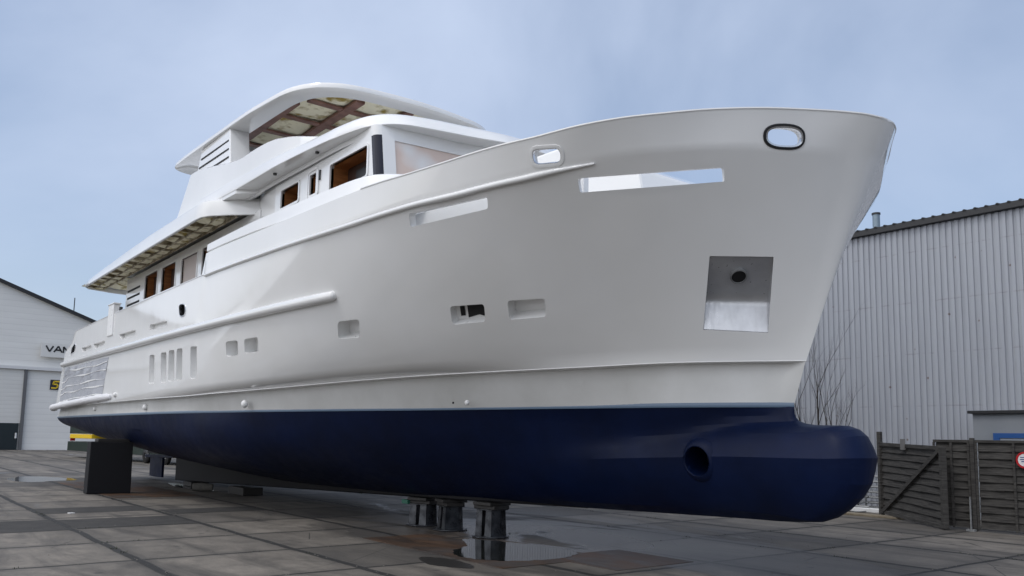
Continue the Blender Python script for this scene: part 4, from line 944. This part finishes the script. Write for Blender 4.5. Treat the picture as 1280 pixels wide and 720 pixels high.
for y0_,x0_ in ((-3.34,-36.6),(-3.68,-36.3)): bm=bmesh.new(); box(bm,x0_,-21.6,y0_-.02,y0_+.02,7.815,7.95); obj('soffit_stringer',bm,RIBM,Y)
# ---- wheelhouse
WY=-3.22
WW=[(-16.28,-14.60,7.30,7.93),(-17.30,-16.96,7.47,7.94),(-18.93,-17.91,7.51,7.95)]
hs=[rect(*w_,r=.10) for w_ in WW]
bm=bmesh.new(); plate(bm,[(-19.3,6.1),(-14.15,6.1),(-14.50,8.3),(-19.3,8.3)],hs,(0,WY,0),(1,0,0),(0,0,1),(0,-1,0),.08); obj('wheelhouse_side',bm,WHITE,Y); bm=bmesh.new(); loft(bm,[[(x,y,z) for x,y in ((-19.3,WY),(-20.3,-3.14),(-22.6,-2.62),(-22.6,-2.5),(-20.3,-3.0),(-19.3,WY+.08))] for z in (6.1,8.3)]); obj('wheelhouse_quarter',bm,WHITE,Y,smooth=40)
for i,h in enumerate(hs): window(h,(0,WY,0),(1,0,0),(0,0,1),(0,-1,0),WOOD,None,.42,.055)
bm=bmesh.new(); ring(bm,grow(rect(*WW[1],r=.1),.07),grow(rect(*WW[1],r=.1),.13),(0,WY,0),(1,0,0),(0,0,1),(0,-1,0),.03,0); obj('door_frame',bm,WHITE,Y)
bm=bmesh.new(); box(bm,-16.80,-16.76,WY-.03,WY-.002,7.72,7.95); obj('door_hinge',bm,BLACK,Y)
RK=.16
def strip(pl,z0,z1,m,name,th=.06,mir=True):
    if mir: pl=full(pl)
    bm=bmesh.new(); a0,a1=RK*(z0-6.1),RK*(z1-6.1)
    loft(bm,[[(x-a0,y,z0),(x-a1,y,z1),(x-a1-th,y*.985,z1),(x-a0-th,y*.985,z0)] for x,y in pl],True,True)
    return obj(name,bm,m,Y,smooth=35)
cp=cr2([(-14.15,WY-.005),(-14.05,-3.215),(-13.98,-3.17),(-13.94,-3.10)],4); fp=cr2([(-13.94,-3.10),(-13.89,-2.85),(-13.82,-2.2),(-13.74,-1.4),(-13.58,-.7),(-13.5,0)],5)
strip(cp,6.1,8.08,DGLASS,'corner_glass',mir=False); strip(cp,8.081,8.3,WHITE,'corner_head',mir=False)
strip(fp,6.1,7.12,WHITE,'wheelhouse_front'); strip(fp,8.0,8.3,WHITE,'front_header')
strip([(x-.03,y) for x,y in fp],7.12,8.0,FILM,'windscreen')
for i_ in (0,): 
    bm=bmesh.new(); a,b_=fp[0],fp[5]
    loft(bm,[[(p[0]+dx_-RK*(z-6.1),p[1],z) for p,dx_ in ((a,.01),(b_,.01),(b_,-.1),(a,-.1))] for z in (7.1,8.02)]); obj('mullion',bm,WHITE,Y)
bm=bmesh.new(); box(bm,-19.3,-14.9,WY+.42,3.1,6.1,8.28); wi=obj('wheelhouse_interior',bm,DWOOD,Y)
bm=bmesh.new(); box(bm,-22.5,-14.6,3.14,3.22,6.1,8.3); obj('wheelhouse_back',bm,WHITE_SATIN,Y)
# equipment seen through the big side window
bm=bmesh.new(); box(bm,-15.8,-15.0,WY+.36,WY+.418,7.5,7.78); obj('ceiling_panel',bm,BLACK,wi,bevel=.02)
# ---- visor roof band over the wheelhouse
vb=[(-23.4,-3.82),(-21.86,-3.77),(-20.77,-3.73),(-18.49,-3.70),(-17.3,-3.64),(-16.16,-3.55),(-15.5,-3.47),(-14.75,-3.33),(-14.26,-3.08),(-13.98,-2.72),(-13.83,-2.18),(-13.66,-1.34),(-13.45,-.52),(-13.4,0)]
vt=[(-23.4,-3.76),(-21.86,-3.71),(-20.4,-3.66),(-18.4,-3.58),(-17.2,-3.46),(-16.3,-3.38),(-15.7,-3.33),(-15.05,-3.22),(-14.6,-3.02),(-14.3,-2.68),(-14.09,-2.05),(-13.95,-1.3),(-13.8,-.5),(-13.76,0)]
bb_=full(cr2(vb,4)); tt_=full(cr2(vt,4)); wl_=full(cr2([(-23.4,-3.3),(-21.8,-3.3),(-20.6,-3.3),(-18.6,-3.3),(-17.3,-3.28),(-16.3,-3.27),(-15.7,-3.25),(-15.1,-3.2),(-14.8,-3.08),(-14.68,-2.8),(-14.62,-2.2),(-14.5,-1.3),(-14.25,-.5),(-14.2,0)],4))
bm=bmesh.new(); rows=[]
for a,b,c in zip(bb_,tt_,wl_):
    L_=lambda t_,z_:(a[0]+(b[0]-a[0])*t_,a[1]+(b[1]-a[1])*t_,z_)
    rows.append([(c[0],c[1],8.15),(c[0],c[1],8.265),(a[0]*.9+c[0]*.1,a[1]*.9+c[1]*.1,8.288),(a[0]*.985+c[0]*.015,a[1]*.985+c[1]*.015,8.292),L_(0,8.305),L_(.25,8.40),L_(.6,8.52),L_(.85,8.595),L_(1,8.62),(b[0]-.05 if b[0]>-15 else b[0],b[1]*.985,8.632),(b[0]*.7+c[0]*.3-.1,b[1]*.9,8.65)])
loft(bm,rows,False,False); bm.faces.new([bm.verts.new(r_[-1]) for r_ in rows]); obj('visor_roof',bm,WHITE,Y,smooth=40)
bm=bmesh.new(); loft(bm,[[(x,y,z) for x,y in ((-20.72,-3.715),(-20.12,-3.18),(-23.4,-3.18),(-23.4,-3.80))] for z in (8.2,8.3)]); obj('visor_root',bm,WHITE,Y)
for x,y in ((-16.6,-3.40),(-18.7,-3.5)):
    bm=bmesh.new(); cyl(bm,x,y,8.24,8.285,.045,14); obj('soffit_light',bm,BLACK,Y)
# ---- flybridge side coaming
YB=pchip([-25.4,-23.4,-21.86,-20.4,-18.4,-17.2,-16.3,-15.7,-15.0],[-3.78,-3.76,-3.71,-3.66,-3.58,-3.46,-3.38,-3.33,-3.2]); ft=pchip([-25.3,-24.5,-22.6,-21.3,-20.7,-19.9,-19.2,-18.05,-17.1,-16.3,-15.7],[8.95,9.68,9.44,9.24,9.20,9.22,9.20,9.03,8.79,8.59,8.47])
for sg in (1,-1):
    bm=bmesh.new(); rows=[]
    for k in range(50):
        X=-15.8-8.7*k/49; yb=YB(X)+.012; zt=ft(X); yt=yb+.07
        th=.16; rows.append([(X,sg*yb,8.3),(X,sg*(yb+.01),8.50 if zt>8.55 else 8.42),(X,sg*(yt-.005),zt-.03),(X,sg*(yt+.03),zt),(X,sg*(yt+th-.03),zt),(X,sg*(yt+th),zt-.03),(X,sg*(yb+th),8.3)])
    # raked after edge
    last=rows[-1]; rows.append([(-25.75+1.1*(p[2]-8.3)/1.35,p[1],p[2]) for p in last])
    loft(bm,rows,True,True)
    obj('flybridge_coaming',bm,WHITE,Y,smooth=40)
bm=bmesh.new(); box(bm,-24.4,-15.9,-3.1,3.1,8.50,8.56); obj('flybridge_deck',bm,WHITE_SATIN,Y)
# ---- hardtop on louvred legs
hb_=[(-17.80,0),(-17.84,-.7),(-17.92,-1.4),(-18.02,-1.9),(-18.22,-2.33),(-18.62,-2.76),(-19.35,-3.08),(-20.7,-3.25),(-21.8,-3.33),(-24.5,-3.42),(-26.7,-3.47),(-27.35,-3.42),(-27.66,-3.1),(-27.8,-2.3),(-27.88,-1),(-27.9,0)]
hp_=cr2(hb_,4); hp_=hp_+[(x,-y) for x,y in hp_[::-1][1:-1]]
def sc(pl,d_): return [tuple(p) for p in grow(pl,-d_)]
inr=cr2([(-18.35,0),(-18.38,-.7),(-18.45,-1.4),(-18.58,-1.8),(-18.8,-2.15),(-19.2,-2.45),(-19.8,-2.62),(-20.7,-2.68),(-21.8,-2.72),(-23.0,-2.76),(-24.0,-2.78),(-24.1,-2.7),(-24.12,-2.3),(-24.12,-1.6),(-24.12,-.8),(-24.12,0)],4); inr=inr+[(x,-y) for x,y in inr[::-1][1:-1]]
bm=bmesh.new()
H=[(inr,10.86),(inr,10.60)]; 
mid=[((a[0]*.35+b[0]*.65),(a[1]*.35+b[1]*.65)) for a,b in zip(inr,hp_)]
loft(bm,[[(p[0],p[1],10.86) for p in inr],[(p[0],p[1],10.585) for p in inr],[(p[0],p[1],10.575) for p in mid],[(p[0],p[1],10.585) for p in sc(hp_,.03)],[(p[0],p[1],10.60) for p in hp_],[(p[0],p[1],10.66) for p in sc(hp_,.0)],[(p[0],p[1],10.735) for p in sc(hp_,.035)],[(p[0],p[1],10.76) for p in sc(hp_,.09)],[(p[0],p[1],10.80) for p in sc(hp_,.40)],[(p[0]*1,p[1]*.7,10.84) for p in sc(hp_,.6)]],True,False)
bm.faces.new([bm.verts.new((p[0],p[1]*.7,10.84)) for p in sc(hp_,.6)]); ht=obj('hardtop',bm,WHITE,Y,smooth=32)
bm=bmesh.new(); bm.faces.new([bm.verts.new((p[0],p[1],10.80)) for p in inr]); obj('hardtop_liner',bm,BLACKP,Y)
for y_ in (-2.62,-1.35,0,1.35,2.62):
    bm=bmesh.new(); box(bm,-24.1,-18.75+(.3 if abs(y_)<1 else (.1 if abs(y_)<2 else -1.05)),y_-.13,y_+.13,10.60,10.68); obj('roof_beam',bm,BEAM,Y,bevel=.01)
for x_ in (-19.45,-20.85,-22.25,-23.65):
    bm=bmesh.new(); box(bm,x_-.11,x_+.11,(2.42 if x_>-20 else 2.66)*-1,(2.42 if x_>-20 else 2.66),10.615,10.67); obj('roof_beam',bm,BEAM,Y,bevel=.01)
hwf=lambda x:max([.3]+[abs(p[1]) for p in inr if abs(p[0]-x)<.13 or False]+([2.7] if x<-21 else []))-.04
xe=[-18.5,-19.5,-20.9,-22.3,-23.7]; ye=[-2.68,-1.35,0,1.35,2.68]
for a_ in range(4):
    for b_ in range(4):
        bm=bmesh.new(); g=[[None]*13 for _ in range(13)]
        for i in range(13):
            for j in range(13):
                u_,v_=i/12,j/12; puff=(max(0,math.sin(u_*PI))*max(0,math.sin(v_*PI)))**.4
                g[i][j]=bm.verts.new((xe[a_]+(xe[a_+1]-xe[a_])*u_,max(-hwf(xe[a_]+(xe[a_+1]-xe[a_])*u_),min(hwf(xe[a_]+(xe[a_+1]-xe[a_])*u_),ye[b_]+(ye[b_+1]-ye[b_])*v_)),10.77-.10*puff-.03*noise.noise(Vector((a_*7+u_*2,b_*5+v_*2,1)))))
        for i in range(12):
            for j in range(12): bm.faces.new((g[i][j],g[i+1][j],g[i+1][j+1],g[i][j+1]))
        obj('insulation_batt',bm,INSUL,Y,smooth=90)
LQ=[(-24.88,-3.52,9.3),(-21.78,-3.52,9.0),(-22.62,-3.31,10.59),(-24.95,-3.33,10.59)]; LM=[(-24.96,-3.5,9.66),(-21.93,-3.5,9.32),(-22.55,-3.33,10.44),(-24.9,-3.35,10.66)]
for sg in (1,-1):
    bm=bmesh.new()
    loft(bm,[[(x,sg*y,z) for x,y,z in LQ],[(x,sg*(y+.55),z) for x,y,z in LQ]]); lg=obj('hardtop_leg',bm,WHITE,Y,bevel=.02)
    if sg>0:
        Q=[Vector(p) for p in LM]; pt=lambda a_,b_:(Q[0]*(1-a_)+Q[1]*a_)*(1-b_)+(Q[3]*(1-a_)+Q[2]*a_)*b_
        n_l=(Vector(LQ[1])-Vector(LQ[0])).cross(Vector(LQ[3])-Vector(LQ[0])).normalized(); n_l=n_l if n_l.y<0 else -n_l
        prj=lambda p:p-n_l*((p-Vector(LQ[0])).dot(n_l)-.012)
        for va_,vb_ in ((.035,.26),(.30,.51),(.575,.775)):
            bm=bmesh.new(); bm.faces.new([bm.verts.new(prj(pt(a_,b_))) for a_,b_ in ((.05,va_-.028),(.96,vb_-.028),(.96,vb_+.028),(.05,va_+.028))]); obj('louvre_slot',bm,VOID,lg)
# ---------------------------------------------------------------- what carries the yacht
TIM=mat('oiled_dark_timber',(.018,.016,.015),.6); SST=mat('worn_grey_steel_stand',(.12,.12,.13),.35,metal=.6,build=lambda t,b:(lambda n:(n.l(n.mapr(n.noise(n.obj(),9,5),.3,.7,.22,.5),b.inputs['Roughness']),n.l(n.mix(n.mapr(n.noise(n.obj(),5,6),.35,.65),(.022,.024,.030),(.085,.09,.10)),b.inputs['Base Color'])))(N(t)))
def stand(x,rz,label,ht_,cap2=False):
    t_=thing('keel_stand',label,'stand',(x,0,0),rz,'steel stands under the keel'); h_=ht_-.17
    bm=bmesh.new(); cyl(bm,0,0,.016,.034,.40,28); obj('base_plate',bm,SST,t_)
    for sx in (-.15,.15):
        bm=bmesh.new()
        for vs_ in ([(-.09,-.20),(.09,-.20),(.09,-.185),(-.09,-.185)],[(-.09,.185),(.09,.185),(.09,.20),(-.09,.20)],[(-.008,-.185),(.008,-.185),(.008,.185),(-.008,.185)]):
            loft(bm,[[(sx+a*1.12,b*1.12,.034) for a,b in vs_],[(sx+a,b,h_) for a,b in vs_]])
        obj('column',bm,SST,t_)
    bm=bmesh.new(); box(bm,-.28,.28,-.24,.24,h_,h_+.02); obj('head_plate',bm,SST,t_)
    bm=bmesh.new(); box(bm,-.32,.34,-.22,.22,h_+.02,h_+.10); box(bm,-.26,.30,-.30,.30,h_+.1,ht_-.002); obj('timber_pad',bm,TIM,t_,bevel=.012)
for x,rz,lab in ((-14.5,R(5),'foremost steel keel stand, beside the puddle'),(-16.05,R(-14),'middle steel keel stand of the three under the keel'),(-17.2,R(20),'rearmost of the three steel keel stands, with green tipped pad')):
    stand(x,rz,lab,kz(x))
bm=bmesh.new(); box(bm,-17.62,-17.35,-.36,-.22,.50,.60); tag(obj('timber_wedge',bm,mat('green_painted_end',(.02,.12,.08),.5),bevel=.01),'small green painted wedge on the rearmost keel stand','wedge')
sb_=thing('support_block','tall black steel support block carrying the stern of the yacht','support block',(-30.9,-3.93,0),R(0))
bm=bmesh.new(); loft(bm,[[(x-.05,y,z) for x,y in ((-.30,-.66-.02*(z<1)),(.22,-.66-.02*(z<1)),(.35,.64+.02*(z<1)),(-.20,.64+.02*(z<1)))] for z in (.012,1.74)]); obj('body',bm,BLACKP,sb_,bevel=.02)
bm=bmesh.new(); box(bm,-.3,.2,-.45,.55,1.74,1.84); obj('pad',bm,TIM,sb_,bevel=.01)
for X,lab,w_,h_ in ((-28.7,'low dark timber block wedged under the after keel',1.4,.27),(-34.0,'low dark timber block under the skeg at the very stern',1.0,.17)):
    bm=bmesh.new(); box(bm,X-w_/2,X+w_/2,-.35,.35,0.01,h_); tag(obj('keel_block',bm,TIM,bevel=.015),lab,'timber block')
bm=bmesh.new()
tube(bm,[(-30.75,-1.15,.17),(-30.6,-.9,.17),(-30.42,-.55,.16)],[.14,.16,.13],14); tag(obj('rolled_tarpaulin',bm,mat('dull_grey_tarpaulin',(.10,.095,.085),.8,build=lambda t,b:(lambda n:n.l(n.bump(n.noise(n.obj(),9,5),.8,.04),b.inputs['Normal']))(N(t))),smooth=60),'small rolled grey tarpaulin lying on the ground near the skeg','tarpaulin')
bm=bmesh.new(); loft(bm,[[(x,y,z) for x,y in ((-28.55,-4.9),(-28.4,-4.86),(-28.38,-4.98),(-28.5,-5.02))] for z in (.004,.02)])
tag(obj('paper_scrap',bm,WHITE_SATIN),'tiny white scrap of litter on the slabs in front of the support block','litter'); bpy.data.objects['paper_scrap'].location=(4.6,-1.4,0)
